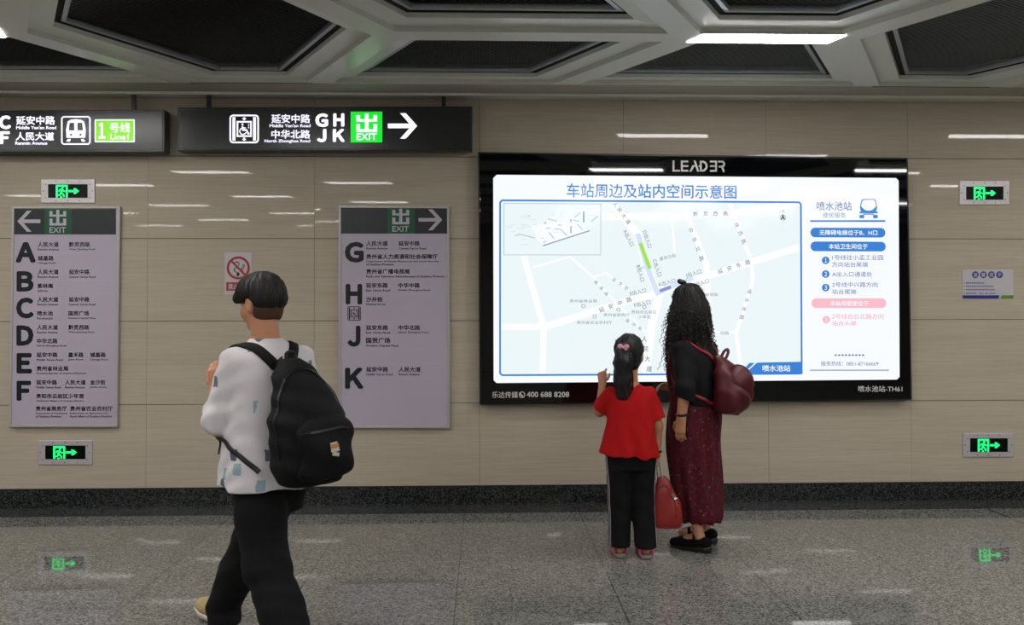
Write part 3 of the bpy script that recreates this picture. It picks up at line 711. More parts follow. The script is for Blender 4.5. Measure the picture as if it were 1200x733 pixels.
# roads
rd = lambda pts, w: A.stroke('map_roads', pts, w, 2 + .02 * len(A.L.get('map_roads', ([], []))[1]) / 40)
rd([(705, 254.6), (800, 253), (862, 250), (937, 235.5 + 2)], 8); rd([(717, 239), (748, 275), (757, 312), (773, 345)], 9)
rd([(587.5, 383.3), (637, 383.3)], 7); rd([(637, 384), (700, 363.5), (772, 343)], 8); rd([(637, 383), (636, 438)], 7); rd([(613.5, 300), (637, 383)], 7)
rd([(625, 313.5), (668, 301), (695, 325), (722, 355)], 2.2); rd([(695, 325), (710, 320.3), (737, 341)], 2.2)
rd([(772, 342), (880, 307.5), (938.3, 289.5)], 8); rd([(800, 239.5), (828, 310), (833, 438)], 6.5); rd([(855, 239), (881, 307), (882, 330), (862.5, 390), (869, 437)], 4.5)
rd([(863, 389.5), (830, 389.5)], 2.2); rd([(773, 345), (764, 380), (757, 438)], 9); rd([(787, 255), (791, 300)], 2.2); rd([(722, 355), (757, 390)], 2.2)
wt = lambda pts, w: A.stroke('map_station', pts, w, 3.2)
wt([(747, 274), (758, 312), (770, 343)], 6); wt([(768, 345), (785, 337), (812, 326)], 5); wt([(749.5, 315), (756, 313)], 3)
A.stroke('map_platform', [(750.3, 285), (761.5, 315)], 4.2, 3.6); A.stroke('map_passage', [(773, 341.3), (786, 336.5)], 4, 3.6)
# inset plan
A.rect('inset_ground', 590.5, 238.6, 704, 299.4, 2.5); A.stroke('inset_border', [(590.5, 238.6), (704, 239.2), (704, 299), (590.5, 299)], .9, 4, True)
I = lambda x, y: (590 + x / 10.43, 235 + y / 10.43)
A.poly('inset_hall', [I(330, 300), I(800, 270), I(1060, 360), I(480, 560), I(400, 440)], 3.4)
for p in ([(480, 556), (1055, 370)],): A.stroke('inset_dark', [I(*v) for v in p], 1.5, 5)
A.stroke('inset_dark', [I(980, 135), I(980, 270)], 2, 5); A.stroke('inset_dark', [I(824, 310), I(824, 400)], 1.5, 5); A.stroke('inset_dark', [I(824, 230), I(824, 268)], 1.5, 5)
for p in ([(140, 432), (200, 415), (385, 460)], [(555, 392), (620, 470)], [(700, 360), (775, 430)], [(900, 292), (970, 360)], [(545, 228), (655, 256)], [(870, 210), (940, 150)], [(1070, 262), (1155, 190)], [(620, 350), (700, 352)], [(520, 345), (575, 335)], [(660, 300), (715, 305)], [(850, 240), (920, 258)]): A.stroke('inset_blue', [I(*v) for v in p], 1.3, 5)
A.poly('inset_water', [I(475, 515), I(510, 488), I(535, 500), I(500, 530)], 5); A.poly('inset_blue', [I(450, 462), I(490, 455), I(480, 470)], 5.5)
A.rect('inset_red', *I(495, 270), *I(525, 285), 5)
for x, y, w in ((220, 190, 80), (220, 215, 100), (90, 297, 55), (30, 325, 90), (150, 345, 110), (100, 382, 45), (220, 297, 80), (355, 297, 50), (220, 320, 60), (290, 318, 40), (215, 475, 60), (220, 540, 90), (575, 177, 45), (690, 130, 40), (690, 152, 55), (690, 175, 35), (690, 200, 40), (860, 103, 80), (1030, 105, 75), (1030, 183, 90), (600, 390, 70), (330, 235, 60)):
    k = 'inset_green' if (x, y) in ((575, 177), (860, 103), (1030, 105), (600, 390)) else 'inset_print'; u = x
    while u < x + w: A.rect(k, *I(u, y - 5), *I(u + 8, y + 5), 5); u += 13
A.rect('map_platform', *I(300, 184), *I(325, 196), 5.5)
# street names, one glyph after another along their roads
def along(s, pts, h, ang, key='map_lettering', b=.004):
    pts = np.array(pts, float)
    for k, ch in enumerate(s):
        f = k / max(1, len(s) - 1) * (len(pts) - 1); i = min(int(f), len(pts) - 2); p = pts[i] + (f - i) * (pts[i + 1] - pts[i]); A.rot(key, ch, p[0], p[1], h, ang, b, 4.5)
along('人民大道', [(721, 239.8), (736, 260)], 4.8, 52, b=.01); along('黔灵西路', [(815, 251), (850, 250.2)], 5, -2, b=.008)
along('中华北路', [(809.5, 270), (822, 303)], 5, 70, b=.008); along('陕西路', [(863.5, 264), (871.5, 283)], 4.8, 65, b=.008)
along('延安中路', [(705, 363), (737, 351.5)], 5.5, -18, b=.01); along('延安东路', [(844, 318), (876, 307.5)], 5.2, -18, b=.01)
along('喷水池路', [(878, 342), (869, 372)], 4.8, 105, b=.006); along('人民大道', [(755, 397.5), (760.5, 432.5)], 6.2, 3, b=.01)
along('威清路', [(698.5, 331), (710.5, 344.5)], 4, 42); along('盐务街', [(720, 328), (734, 338)], 4, 38); along('金沙街', [(735.5, 376), (750, 385)], 4, 35)
for s, x, y, a in (('A出入口', 736.5, 279, 64), ('D出入口', 758.5, 280.5, 72), ('B出入口', 750.5, 320.5, 75), ('C出入口', 770, 314, 72), ('E出入口', 747.5, 342.3, -12), ('F出入口', 752.5, 356, -12), ('K出入口', 781.5, 331.3, -14), ('J出入口', 812.5, 321, -16), ('H出入口', 820.5, 332, -16)):
    A.rot('map_lettering', s, x, y, 5, a, .004, 4.5)
A.rot('map_lettering', '贵州省林业局', 683.5, 353, 3.6, 0, .002, 4.5, 1.3); A.rot('map_lettering', '贵州省农业农村厅', 696.5, 378.2, 3.6, 0, .002, 4.5, 1.25); A.rot('map_lettering', '贵州省商务厅', 722.5, 369.3, 3.6, 0, .002, 4.5, 1.25)
A.rot('map_lettering', '贵阳市云岩区', 754.5, 366, 3.6, 0, .002, 4.5, 1.2); A.rot('map_lettering', '少年宫', 755, 371.5, 3.6, 0, .002, 4.5, 1.2); A.rot('map_lettering', '播电视局', 831, 345.5, 3.6, 0, .002, 4.5, 1.2); A.rot('map_lettering', '双路', 849, 390.3, 3.8, 0, .002, 4.5, 1.2)
A.rot('map_lettering', '夏状元街', 782.5, 301.5, 4, -14, .002, 4.5, 1.1)
for x, y in ((683.5, 359), (696.8, 371.2), (724.6, 363), (755, 360.3)): A.ring('map_lettering', x, y, 2, .6, 4.5, 16)
A.poly('compass', [(917.3, 250.5), (920.2, 258.7), (917.3, 256.2), (914.4, 258.7)], 4.5); A.ring('compass', 917.3, 255.2, 3, .5, 4.4, 16); A.text('compass', 'N', 916.2, 246.6, 918.4, 249, 0, 4.5)
# frame of the map, name plate
A.stroke('map_border', fr, 2.1, 6, True)
A.poly('name_plate', [(887, 425.2), (939.3, 424.2), (939.3, 437.8), (872, 438.6)], 6.5); A.poly('name_plate', [(878, 425.6), (884.3, 425.5), (870, 438.6), (866.5, 438.6)], 6.5)
A.text('plate_lettering', '喷水池站', 893.3, 428, 926, 435.6, .016, 7.5)
# passenger column at the right
A.text('column_lettering', '喷水池站', 957, 236.5, 998, 246.8, .004, 2); A.text('column_lettering', '便民服务', 964.2, 249.3, 991, 255.6, .002, 2)
A.rect('rule', 949.3, 258.2, 1037.3, 260.3, 2)
tx, ty = 1017.5, 233
A.poly('train_mark', [(1009.2, 235), (1011.5, 233.4), (1024, 233.4), (1026.3, 235), (1028, 243), (1026.5, 249.5), (1009, 249.5), (1007.5, 243)], 2)
A.poly('train_window', [(1010.3, 236), (1012.3, 234.4), (1023.2, 234.4), (1025.2, 236), (1026.4, 242), (1022, 246.3), (1017.7, 247.3), (1013.3, 246.3), (1009, 242)], 3)
A.rect('train_mark', 1007, 248.3, 1028.6, 250.3, 2.2); A.rrect('train_mark', 1007, 252, 1012.5, 256, 1, 2.2); A.rrect('train_mark', 1023, 252, 1028.5, 256, 1, 2.2)
A.stroke('train_mark', [(1010, 254), (1012.5, 251.2), (1022.5, 251.2), (1025.5, 254)], 1.2, 2.4)
A.rrect('pills', 949.7, 267, 1037.4, 278.3, 5.4, 2, .004); A.text('pill_lettering', '无障碍电梯位于B、H口', 960, 269.6, 1028, 275.8, .016, 3, .003)
A.rrect('pills', 949.8, 283.2, 1037.8, 294.6, 5.4, 2, .004); A.text('pill_lettering', '本站卫生间位于', 971, 285.8, 1016.7, 292.2, .016, 3, .003)
for y, d in ((305.4, '1'), (321.4, '2'), (337.3, '3')): A.disc('pills', 967.5, y, 4.5, 2); A.text('pill_lettering', d, 966.2, y - 2.7, 968.9, y + 2.7, .02, 3)
for s, b in (('1号线往小孟工业园', (975, 299, 1034.7, 305)), ('方向站台尾端', (974.8, 307.2, 1017, 313.2)), ('A出入口通道处', (975, 318.6, 1022, 324.6)), ('2号线中兴路方向', (975, 330.8, 1028.3, 336.8)), ('站台尾端', (975.2, 339.2, 1003.3, 345))): A.text('column_lettering', s, *b, .004, 2)
A.rrect('pink_pill', 950.8, 350, 1038.4, 361.2, 5.4, 2); A.text('pill_lettering', '本站母婴室位于', 972.5, 352.6, 1017.8, 358.8, .016, 3)
A.disc('pink_pill', 968.2, 375, 4.5, 2); A.text('pill_lettering', '1', 967, 372.3, 969.3, 377.6, .02, 3)
A.text('pink_lettering', '2号线白云北路方向', 975, 368, 1035.3, 374.3, .004, 2); A.text('pink_lettering', '站台头端', 975, 376.2, 1003.2, 382, .004, 2)
A.text('column_lettering', '服务热线：0851-87166669', 962, 423.6, 1029.3, 429.2, .004, 2)
x = 949.5
while x < 1040: A.rect('column_lettering', x, 433.4, x + 1.5, 434.9, 2); x += 2.2
for k in range(9): A.rect('column_lettering', 978 + 4 * k, 415.6, 980.6 + 4 * k, 417.4, 2)
S = M
A.build({'screen': S['s_white'], 'title': S['s_blue'], 'map_ground': S['s_map'], 'map_roads': S['s_road'], 'map_station': S['s_water'], 'map_platform': S['s_green'], 'map_passage': S['s_violet'],
         'inset_ground': S['s_map'], 'inset_border': S['s_grey'], 'inset_hall': S['s_white'], 'inset_dark': S['s_dgrey'], 'inset_blue': S['s_grey'], 'inset_water': S['s_water'], 'inset_red': S['s_red'],
         'inset_print': S['s_line'], 'inset_green': S['s_lg'], 'map_lettering': S['s_txt'], 'compass': S['s_black'], 'map_border': S['s_blue'], 'name_plate': S['s_blue'], 'plate_lettering': S['s_white'],
         'column_lettering': S['s_ink'], 'rule': S['s_blue'], 'train_mark': S['s_blue'], 'train_window': S['s_white'], 'pills': S['s_blue'], 'pill_lettering': S['s_white'], 'pink_pill': S['s_pink'], 'pink_lettering': S['s_pinkt']}, t, off)
B = Art(YB)
U = [(0, 0), (.16, 0), (.16, .84), (1, .84), (1, 1), (0, 1)]
def unit(poly, x0, x1, k, y0=188.2, y1=201.3): B.poly('logo', [(x0 + u * (x1 - x0), y0 + v * (y1 - y0) + .004 * (x0 - 788)) for u, v in poly], k)
unit([(0, 0), (.27, 0), (.27, .83), (1, .83), (1, 1), (0, 1)], 788, 796.8, 1)
Ee = [(0, 0), (1, 0), (1, .17), (.27, .17), (.27, .42), (1, .42), (1, .58), (.27, .58), (.27, .83), (1, .83), (1, 1), (0, 1)]
unit(Ee, 797.8, 806.5, 1); unit([(1 - a, b) for a, b in Ee], 832, 840.2, 1)
unit([(0, 1), (.22, 1), (.48, .55), (.78, .55), (.7, .42), (.3, .42)], 807.8, 819.5, 1); unit([(.42, 0), (.62, 0), (1, 1), (.78, 1)], 807.8, 819.5, 1.5)
B.stroke('logo', [(821.2, 188.6), (821.2, 201.2)], 2.3, 1.6); B.ring('logo', 822.6, 194.9, 5.4, 2.2, 1.2, 24, -88, 88); B.stroke('logo', [(818.5, 195), (821, 195)], 1.6, 1.7)
B.stroke('logo', [(841.5, 189.5), (847, 189.6), (848.6, 191.4), (848.4, 194), (846.5, 195.3), (842.2, 195.4)], 2.1, 1.2); B.stroke('logo', [(846, 195.3), (848.3, 201.9)], 2.4, 1.4)
B.text('lettering', '乐达传媒', 576.6, 459.2, 607, 466.8, .006); B.text('lettering', '400 688 8208', 617.3, 459.4, 667, 465.8, .016); B.text('lettering', '喷水池站-TH61', 1005.6, 452.3, 1057.4, 459.6, .006)
B.ring('lettering', 611.7, 462.9, 3.3, .8, 1, 24); B.stroke('lettering', [(610, 461), (610.6, 463.4), (613, 464.8)], 1.5, 1)
B.build({'logo': M['silver_print'], 'lettering': M['silver_print']}, t, off)

# ------------------------------------------------------------------ people
def skin(name, c):
    m = mat(name, c, .5, .35); n = N(m); f = n.noise(30, 3); n.color(n.mix(n.math('MULTIPLY', f, .35), c, '8a4a34'))
    m.node_tree.nodes['Principled BSDF'].inputs['Subsurface Weight'].default_value = .08
    m.node_tree.nodes['Principled BSDF'].inputs['Subsurface Radius'].default_value = (.012, .005, .003); return m
def hairmat(name, c, c2, rough=.38):
    m = mat(name, c, rough, .5); n = N(m); f = n.noise(14, 5, n.pos((9, 9, 1.2))); n.color(n.mix(f, c, c2)); n.bump(f, .5, .004); return m
M['skin_man'] = skin('skin of the man', 'c08a68'); M['skin_girl'] = skin('skin of the girl', 'b98264'); M['skin_woman'] = skin('skin of the woman', 'c08e6c')
M['hair_man'] = hairmat('short dark hair', '0d0a09', '1d1613', .6); M['hair_girl'] = hairmat('smooth black hair', '0a0a0b', '17161a', .5); M['hair_woman'] = hairmat('curly black hair', '0b0a0a', '1b1715', .45)
M['fade'] = mat('closely cropped hair', '4a352a', .8, .2)
M['eye_white'] = mat('eye', 'd8d2cb', .2); M['iris'] = mat('iris', '1a0f0a', .15)
M['black_cloth'] = cloth('black trouser cloth', '070708', '0d0d0f', .9, 40, .3); M['black_blouse'] = cloth('black blouse', '08090a', '0e0f11', .85, 50, .3)
M['red_tee'] = cloth('red cotton', 'b40d10', 'a00a0d', .9, 70, .25)
M['white_trim'] = mat('white stripe', 'c9c5c8', .8); M['pink'] = mat('pink bow', 'e59ab0', .6); M['pink_sandal'] = mat('pink sandal strap', 'c4606c', .55); M['sole_grey'] = mat('grey sandal sole', '77706c', .8)
M['black_suede'] = cloth('black suede', '08080a', '111113', .95, 120, .2, .15); M['black_band'] = mat('black wrist band', '0c0c0e', .4)
M['sneaker'] = cloth('cream sneaker', 'b9a888', 'a3854a', .8, 25, .2); M['sole'] = mat('white sole', 'c8c2b6', .6)
m = cloth('white patterned cotton', 'c9c4c6', None, .85, 80, .2); n = N(m); P_ = n.pos((1, 1, .8)); col = None
v = n.vor(11, P_, distance='CHEBYCHEV'); s2 = n.n('ShaderNodeSeparateColor'); n.l(v.outputs['Color'], s2.inputs[0])
nz = n.noise(35, 3)
k1 = n.math('MULTIPLY', n.math('LESS_THAN', n.math('ADD', v.outputs['Distance'], n.math('MULTIPLY', nz, .12)), .26), n.math('GREATER_THAN', s2.outputs[0], .3))
pc = n.ramp(s2.outputs[1], [(.0, '2a3350'), (.35, '3d4a66'), (.5, '5f8796'), (.75, '7fa0a8')], 'CONSTANT')
n.color(n.mix(n.math('MULTIPLY', k1, .85), 'cdc8ca', pc)); M['shirt'] = m
m = cloth('maroon print dress', '4a0a17', None, .85, 60, .2); n = N(m)
v = n.vor(95, n.pos((1, 1, .5))); s2 = n.n('ShaderNodeSeparateColor'); n.l(v.outputs['Color'], s2.inputs[0])
base = n.mix(n.math('MULTIPLY', n.ramp(n.noise(38, 4, rough=.7), [(.5, (0, 0, 0)), (.62, (1, 1, 1))]), .55), n.mix(n.noise(7, 3), '5a0c1e', '430916'), '3d3538')
k1 = n.math('MULTIPLY', n.math('LESS_THAN', v.outputs['Distance'], .36), n.math('GREATER_THAN', s2.outputs[0], .9))
pc = n.ramp(s2.outputs[1], [(0, '6a5a5c'), (.4, '8c3f40'), (.75, '96666a')], 'CONSTANT')
n.color(n.mix(n.math('MULTIPLY', k1, .7), base, pc)); M['dress'] = m
def leather(name, c, c2, r=.45):
    m = mat(name, c, r, .45); n = N(m); f = n.noise(18, 5); g = n.vor(260); n.color(n.mix(f, c, c2)); n.bump(g.outputs['Distance'], .12, .002); return m
M['maroon_bag'] = leather('maroon leather', '5c0c1b', '3c0711'); M['strap_red'] = leather('red strap', '8c1022', '6a0a18'); M['red_bag'] = leather('brick red leather', '97241c', '6e1814'); M['seam'] = mat('bag seam', '2c0509', .7)
M['pack'] = cloth('black nylon', '060607', '0b0b0d', .8, 90, .3); M['pack_trim'] = mat('black webbing', '0a0a0b', .7); M['zip'] = mat('dark zip', '1d1d20', .35, .5, .6)
M['badge'] = mat('white woven badge', 'b9b4a8', .7); M['badge_ink'] = mat('orange badge mark', 'b8752a', .7); M['chrome'] = mat('chrome clasp', 'c8c8cc', .2, .5, 1.0); M['handle'] = mat('pale strap', 'a9a49c', .6)
M['phone'] = mat('dark phone', '141416', .2)

def rotz(a): return np.array([[math.cos(a), -math.sin(a), 0], [math.sin(a), math.cos(a), 0], [0, 0, 1]])
def rotx(a): return np.array([[1, 0, 0], [0, math.cos(a), -math.sin(a)], [0, math.sin(a), math.cos(a)]])
def roty(a): return np.array([[math.cos(a), 0, math.sin(a)], [0, 1, 0], [-math.sin(a), 0, math.cos(a)]])
def unitv(v): v = np.array(v, float); return v / np.linalg.norm(v)
def add_head(S, c, R, s=1.0, child=False):
    c = np.array(c, float); L = lambda x, y, z: c + R @ (np.array((x, y, z)) * s); E = lambda p, r, k=.015, sub=False: S.ell(L(*p), np.array(r) * s, k * s, R, sub)
    E((0, -.008, .022), (.073, .092, .09)); E((0, .022, -.04), (.06 if not child else .063, .072, .078), .03); E((0, .068, -.098), (.026, .024, .02), .03)
    for q in (-1, 1): E((q * .038, .058, -.04), (.026, .026, .026), .03)
    E((0, .088, .028), (.045, .012, .012), .02)
    for q in (-1, 1): E((q * .033, .099, .002), (.019, .016, .011), .012, True)
    S.cone(L(0, .086, .012), L(0, .107, -.03), .008 * s, .0125 * s, .012 * s)
    for q in (-1, 1): S.cone(L(q * .010, .098, -.034), L(q * .013, .094, -.036), .007 * s, .006 * s, .006 * s)
    E((0, .088, -.066), (.024, .013, .006), .006); E((0, .087, -.076), (.021, .012, .007), .006)
    for q in (-1, 1):
        E((q * .077, -.008, -.014), (.012, .024, .034), .008); E((q * .088, -.004, -.010), (.006, .013, .02), .006, True)
def eyes(c, R, parent, s=1.0):
    for q in (-1, 1):
        p = np.array(c) + R @ (np.array((q * .033, .0785, .002)) * s); b = MB(); V = []; n1, n2 = 12, 8
        for i in range(n2 + 1):
            for k in range(n1):
                a, f = 2 * math.pi * k / n1, math.pi * i / n2; V.append(p + R @ (np.array((math.sin(f) * math.cos(a), math.cos(f), math.sin(f) * math.sin(a))) * .0135 * s))
        F = [(i * n1 + k, (i + 1) * n1 + k, (i + 1) * n1 + (k + 1) % n1, i * n1 + (k + 1) % n1) for i in range(n2) for k in range(n1)]
        obj('eye', V, F, [M['eye_white'], M['iris']], parent, True, [1 if i < 2 else 0 for i in range(n2) for k in range(n1)])
def add_hand(S, w, d, nrm, thumb, L=.165, curl=(.25, .35, .3), spread=.06, point=False):
    w = np.array(w, float); d = unitv(d); nrm = unitv(np.array(nrm) - d * (np.array(nrm) @ d)); lat = np.cross(d, nrm); lat = lat * (1 if lat @ np.array(thumb) > 0 else -1); s = L / .17
    for k, (o, l, r) in enumerate(((.027, .92, .0085), (.009, 1.0, .0088), (-.009, .94, .0084), (-.026, .76, .0075))):
        b = w + d * (.088 - abs(o - .005) * .25) * s + lat * o * s; S.cone(w + lat * o * .55 * s, b, .0145 * s, .0115 * s, .014 * s)
        a = 0; p = b; cu = (.45, .6, .5) if point and k == 0 else (1.0, 1.3, .9) if point else curl
        for seg, ln in enumerate((.038, .025, .02)):
            a += cu[seg]; q = p + (d * math.cos(a) + nrm * math.sin(a) + lat * o * spread * 20 * (1 - min(a, 1))) * ln * l * s
            S.cone(p, q, (r - .0005 * seg) * s, (r - .0005 * (seg + 1) - .0002) * s, .004 * s); p = q
    t0 = w + d * .018 * s + lat * .016 * s; t1 = t0 + (d * .6 + lat * .75 + nrm * .25) * .035 * s; t2 = t1 + (d * .85 + lat * .35 + nrm * .35) * .03 * s; t3 = t2 + (d * .9 + lat * .1 + nrm * .35) * .022 * s
    S.chain([t0, t1, t2, t3], [.0125 * s, .0115 * s, .0095 * s, .0078 * s], .008 * s)
def shoe_T(pos, yaw, pitch=0.0): return (rotz(yaw) @ rotx(pitch), np.array(pos, float))
def person(label, loc, rz, group=None):
    t = empty('person', loc, rz); return tag(t, label, 'person')
def xf(p):                      # world matrix of a person's root
    return rotz(p.rotation_euler.z), np.array(p.location)
def bag_root(name, p, base, label, cat):   # a carried bag: its own root at its base, in the same heading as its wearer
    R, o = xf(p); t = empty(name, o + R @ np.array(base, float), p.rotation_euler.z); return tag(t, label, cat), np.array(base, float)
def folds(S, f): return S.warp(f)
H_ = .0048

# ---- the man walking to the left with a black backpack
man = person('man in a white patterned shirt and black trousers walking left with a raised hand', (-.9, -2.76, 0), math.radians(42))
S = SDF((-.42, -.55, -.02), (.36, .62, 1.66), .0055); HM = np.array((.0, .075, 1.468)); RH = rotz(math.radians(12)) @ rotx(math.radians(-10))
add_head(S, HM, RH, .98); S.cone((0, .03, 1.25), (0, .055, 1.41), .062, .056, .03)
S.loft([(.72, 0, -.01, .13, .1, 2.2), (.85, 0, -.01, .14, .1, 2.2), (1.0, 0, 0, .13, .095, 2.2), (1.15, 0, .01, .15, .1, 2.2), (1.26, 0, .02, .13, .08, 2.2), (1.3, 0, .03, .06, .06, 2)], .02)
shL, elL, wrL = (-.15, .03, 1.235), (-.185, .08, .985), (-.118, .252, 1.09); shR, elR, wrR = (.165, .03, 1.235), (.24, .1, .99), (.1, .27, 1.06)
for a, b, c in ((shL, elL, wrL), (shR, elR, wrR)): S.chain([a, b, c], [.04, .036, .028], .015)
add_hand(S, wrL, (-.02, .15, .95), (.8, .4, -.1), (.3, .9, 0), .165, (.55, .7, .5)); add_hand(S, wrR, (-.35, .5, .5), (-.7, .1, -.4), (0, .5, .8), .165, (.5, .6, .4))
legs = (((-.08, -.03, .78), (-.1, -.16, .42), (-.1, -.4, .125)), ((.08, .02, .78), (.06, .24, .43), (.015, .45, .09)))
for a, b, c in legs: S.chain([a, b, c], [.085, .055, .037], .03)
feetM = (((-.1, -.425, .045), math.radians(4), math.radians(-32)), ((.012, .425, .0), math.radians(4), math.radians(6)))
S.cone((-.1, -.4, .11), (-.1, -.255, .045), .035, .03); S.cone((.015, .45, .08), (.012, .55, .05), .03, .022)
S.build('body', M['skin_man'], man); eyes(HM, RH, man, .98)
S = SDF((-.36, -.26, .6), (.36, .34, 1.36), H_)
S.loft([(.715, 0, -.015, .212, .188, 2.4), (.8, 0, -.015, .205, .178, 2.4), (.95, 0, -.01, .19, .15, 2.3), (1.1, 0, 0, .186, .135, 2.4), (1.2, 0, .01, .18, .118, 2.4), (1.255, 0, .015, .165, .095, 2.3), (1.3, 0, .03, .085, .072, 2), (1.315, 0, .035, .07, .064, 2)], .03)
for a, b, c in ((shL, elL, wrL), (shR, elR, wrR)):
    a, b, c = map(np.array, (a, b, c)); f = b + .3 * (c - b); S.cone(a - (0, 0, .008), b, .054, .068, .035); S.cone(b, f + .2 * (f - b), .068, .066, .02, cut=(f, c - b))
S.ell(HM + np.array((0, -.03, -.135)), (.062, .06, .035), .01, None, True)
S.warp(lambda X, Y, Z: .005 * np.sin(46 * (X * .8 + Y * .5) + 9 * Z + 2 * np.sin(11 * Z)) * np.clip((1.2 - Z) * 4, 0, 1) + .0022 * np.sin(70 * (Z + .6 * Y) + 20 * X) * np.clip((np.abs(X) - .13) * 14, 0, 1) + .003 * np.sin(60 * Z + 30 * X) * np.clip((1.1 - Z) * 5, 0, 1) * np.clip((Z - .8) * 5, 0, 1))
SH = S; S.build('shirt', M['shirt'], man)
S = SDF((-.28, -.6, .0), (.28, .6, .84), H_)
S.loft([(.6, 0, 0, .14, .11, 2.2), (.7, 0, -.01, .15, .115, 2.3), (.83, 0, -.01, .14, .11, 2.2)], .03)
for (a, b, c), r3 in zip(legs, (.077, .07)): S.chain([a, np.array(a) * .5 + np.array(b) * .5, b, np.array(c) * .5 + np.array(b) * .5, c], [.1, .098, .09, .086, r3], .03)
S.cone((-.1, -.4, .125), (-.1, -.425, .05), .077, .076); S.cone((.015, .45, .09), (.016, .435, .035), .07, .076)
S.plane((0, 0, .018), (0, 0, -1), .004)
S.warp(lambda X, Y, Z: .003 * np.sin(60 * Z + 35 * Y + 20 * X) * np.sin(18 * X + 9 * Y + 10 * Z) * np.clip((.7 - Z) * 3, 0, 1))
S.build('trousers', M['black_cloth'], man)
def sneaker(parent, pos, yaw, pit):
    T = shoe_T(pos, yaw, pit); S = SDF((-.07, -.06, -.02), (.07, .27, .12), .0045)
    S.chain([(0, .0, .05), (0, .08, .055), (0, .15, .042), (0, .2, .035)], [.038, .04, .042, .036], .02); S.plane((0, 0, .02), (0, 0, -1)); sh = S.build('shoe', M['sneaker'], parent, T=T)
    S = SDF((-.07, -.06, -.02), (.07, .27, .06), .0045); S.chain([(0, .0, .03), (0, .08, .03), (0, .15, .03), (0, .205, .03)], [.042, .042, .047, .038], .02); S.plane((0, 0, .026), (0, 0, 1)); S.plane((0, 0, .001), (0, 0, -1)); S.build('sole', M['sole'], sh, T=T)
for f in feetM: sneaker(man, *f)
S = SDF((-.13, -.13, -.12), (.13, .14, .15), .0045)     # hair, built around the head and turned with it
E = lambda p, r, k=.012, sub=False: S.ell(p, r, k, None, sub)
E((0, -.012, .036), (.09, .108, .096)); E((0, .035, .055), (.082, .08, .072), .03); E((0, -.058, -.0), (.072, .052, .05), .03)
S.cone((-.055, .085, .03), (.055, .085, .03), .024, .024, .02)
S.ell((0, .06, -.055), (.12, .1, .072), .012, None, True); S.plane((0, -.06, -.066), (0, .1, -1), .02)
for q in (-1, 1): S.ell((q * .092, .0, -.03), (.03, .036, .046), .01, None, True)
S.warp(lambda X, Y, Z: .0016 * np.sin(150 * X + 40 * Y) * np.sin(60 * Z + 90 * Y) + .003 * np.sin(38 * X + 10) * np.clip(Y * 9, 0, 1))
hm = S.build('hair', M['hair_man'], man, T=(RH * .98, HM))
def strands(S, T, n_, L, whorl, m, parent, seed, keep=lambda p: True, r0=.0016, lift=.004):    # fine hairs lying on a head of hair, combed away from the whorl
    b = MB(); r = np.random.RandomState(seed); w = np.array(whorl, float); N_ = n_ * 4
    v = r.normal(size=(N_, 3)); P, nn = S.snap(v / np.linalg.norm(v, axis=1)[:, None] * .115, 0.0)
    ok = (np.abs(S.at(P)) < .004) & np.array([bool(keep(p)) for p in P]); P, nn = P[ok][:n_], nn[ok][:n_]; n_ = len(P)
    d = P - w; d -= nn * (d * nn).sum(1)[:, None]; d /= np.linalg.norm(d, axis=1)[:, None] + 1e-9; d += r.normal(size=(n_, 3)) * (.12, .12, .06)
    l = (L * r.uniform(.6, 1.3, n_))[:, None]; rows = []; q = P
    for k in range(6):
        if k: q = q + d * l / 5
        q, _n = S.snap(q, 0.0); rows.append(q + _n * (.0005 + lift * (k / 5) ** 2 * r.uniform(0, 1, (n_, 1))))
    Q = np.stack(rows, 1); good = np.linalg.norm(np.diff(Q, axis=1), axis=2).max(1) < L * .6
    for q in Q[good]: b.tube(q @ T[0].T + T[1], [r0, r0, r0, r0 * .9, r0 * .7, r0 * .3], 4, False)
    b.build('strands', m, parent, True)
S2 = SDF((-.12, -.13, -.14), (.12, .06, .06), .0045); S2.ell((0, -.024, -.035), (.0735, .073, .062), .01); S2.ell((0, -.02, -.07), (.058, .062, .035), .02); S2.plane((0, -.02, -.03), (0, 1, .35), .004); S2.plane((0, 0, -.088), (0, 0, -1), .004)
S2.build('cropped_nape', M['fade'], hm, T=(RH * .98, HM))
strands(hm and S, (RH * .98, HM), 900, .06, (0, -.03, .2), M['hair_man'], hm, 3)
# his backpack
bp, b0 = bag_root('backpack', man, (.03, -.26, .74), "black backpack on the man's back", 'backpack')
S = SDF((-.26, -.52, .66), (.3, -.05, 1.3), H_)
S.loft([(.735, .03, -.25, .09, .06, 2.4), (.76, .03, -.26, .135, .095, 2.5), (.86, .03, -.27, .155, .12, 2.5), (.98, .025, -.26, .152, .115, 2.5), (1.1, .015, -.225, .125, .09, 2.3), (1.19, .01, -.185, .08, .06, 2.2), (1.235, .0, -.16, .04, .033, 2.1)], .02)
S.warp(lambda X, Y, Z: .006 * np.sin(26 * Z + 14 * X) * np.sin(20 * X - 8 * Z) + .003 * np.sin(70 * Z + 20 * X))
BP = S; S.build('main_compartment', M['pack'], bp, b0)
S = SDF((-.2, -.58, .68), (.26, -.2, 1.08), H_)
S.loft([(.77, .04, -.355, .08, .025, 2.4), (.8, .04, -.365, .11, .04, 2.5), (.88, .04, -.375, .12, .044, 2.5), (.98, .04, -.358, .112, .04, 2.5), (1.02, .04, -.335, .08, .028, 2.4)], .02)
S.warp(lambda X, Y, Z: .004 * np.sin(40 * Z + 24 * X)); FP = S; fp = S.build('front_pocket', M['pack'], bp, b0)
def on(S, pts, off, n=8): return S.snap(spline(pts, n), off)
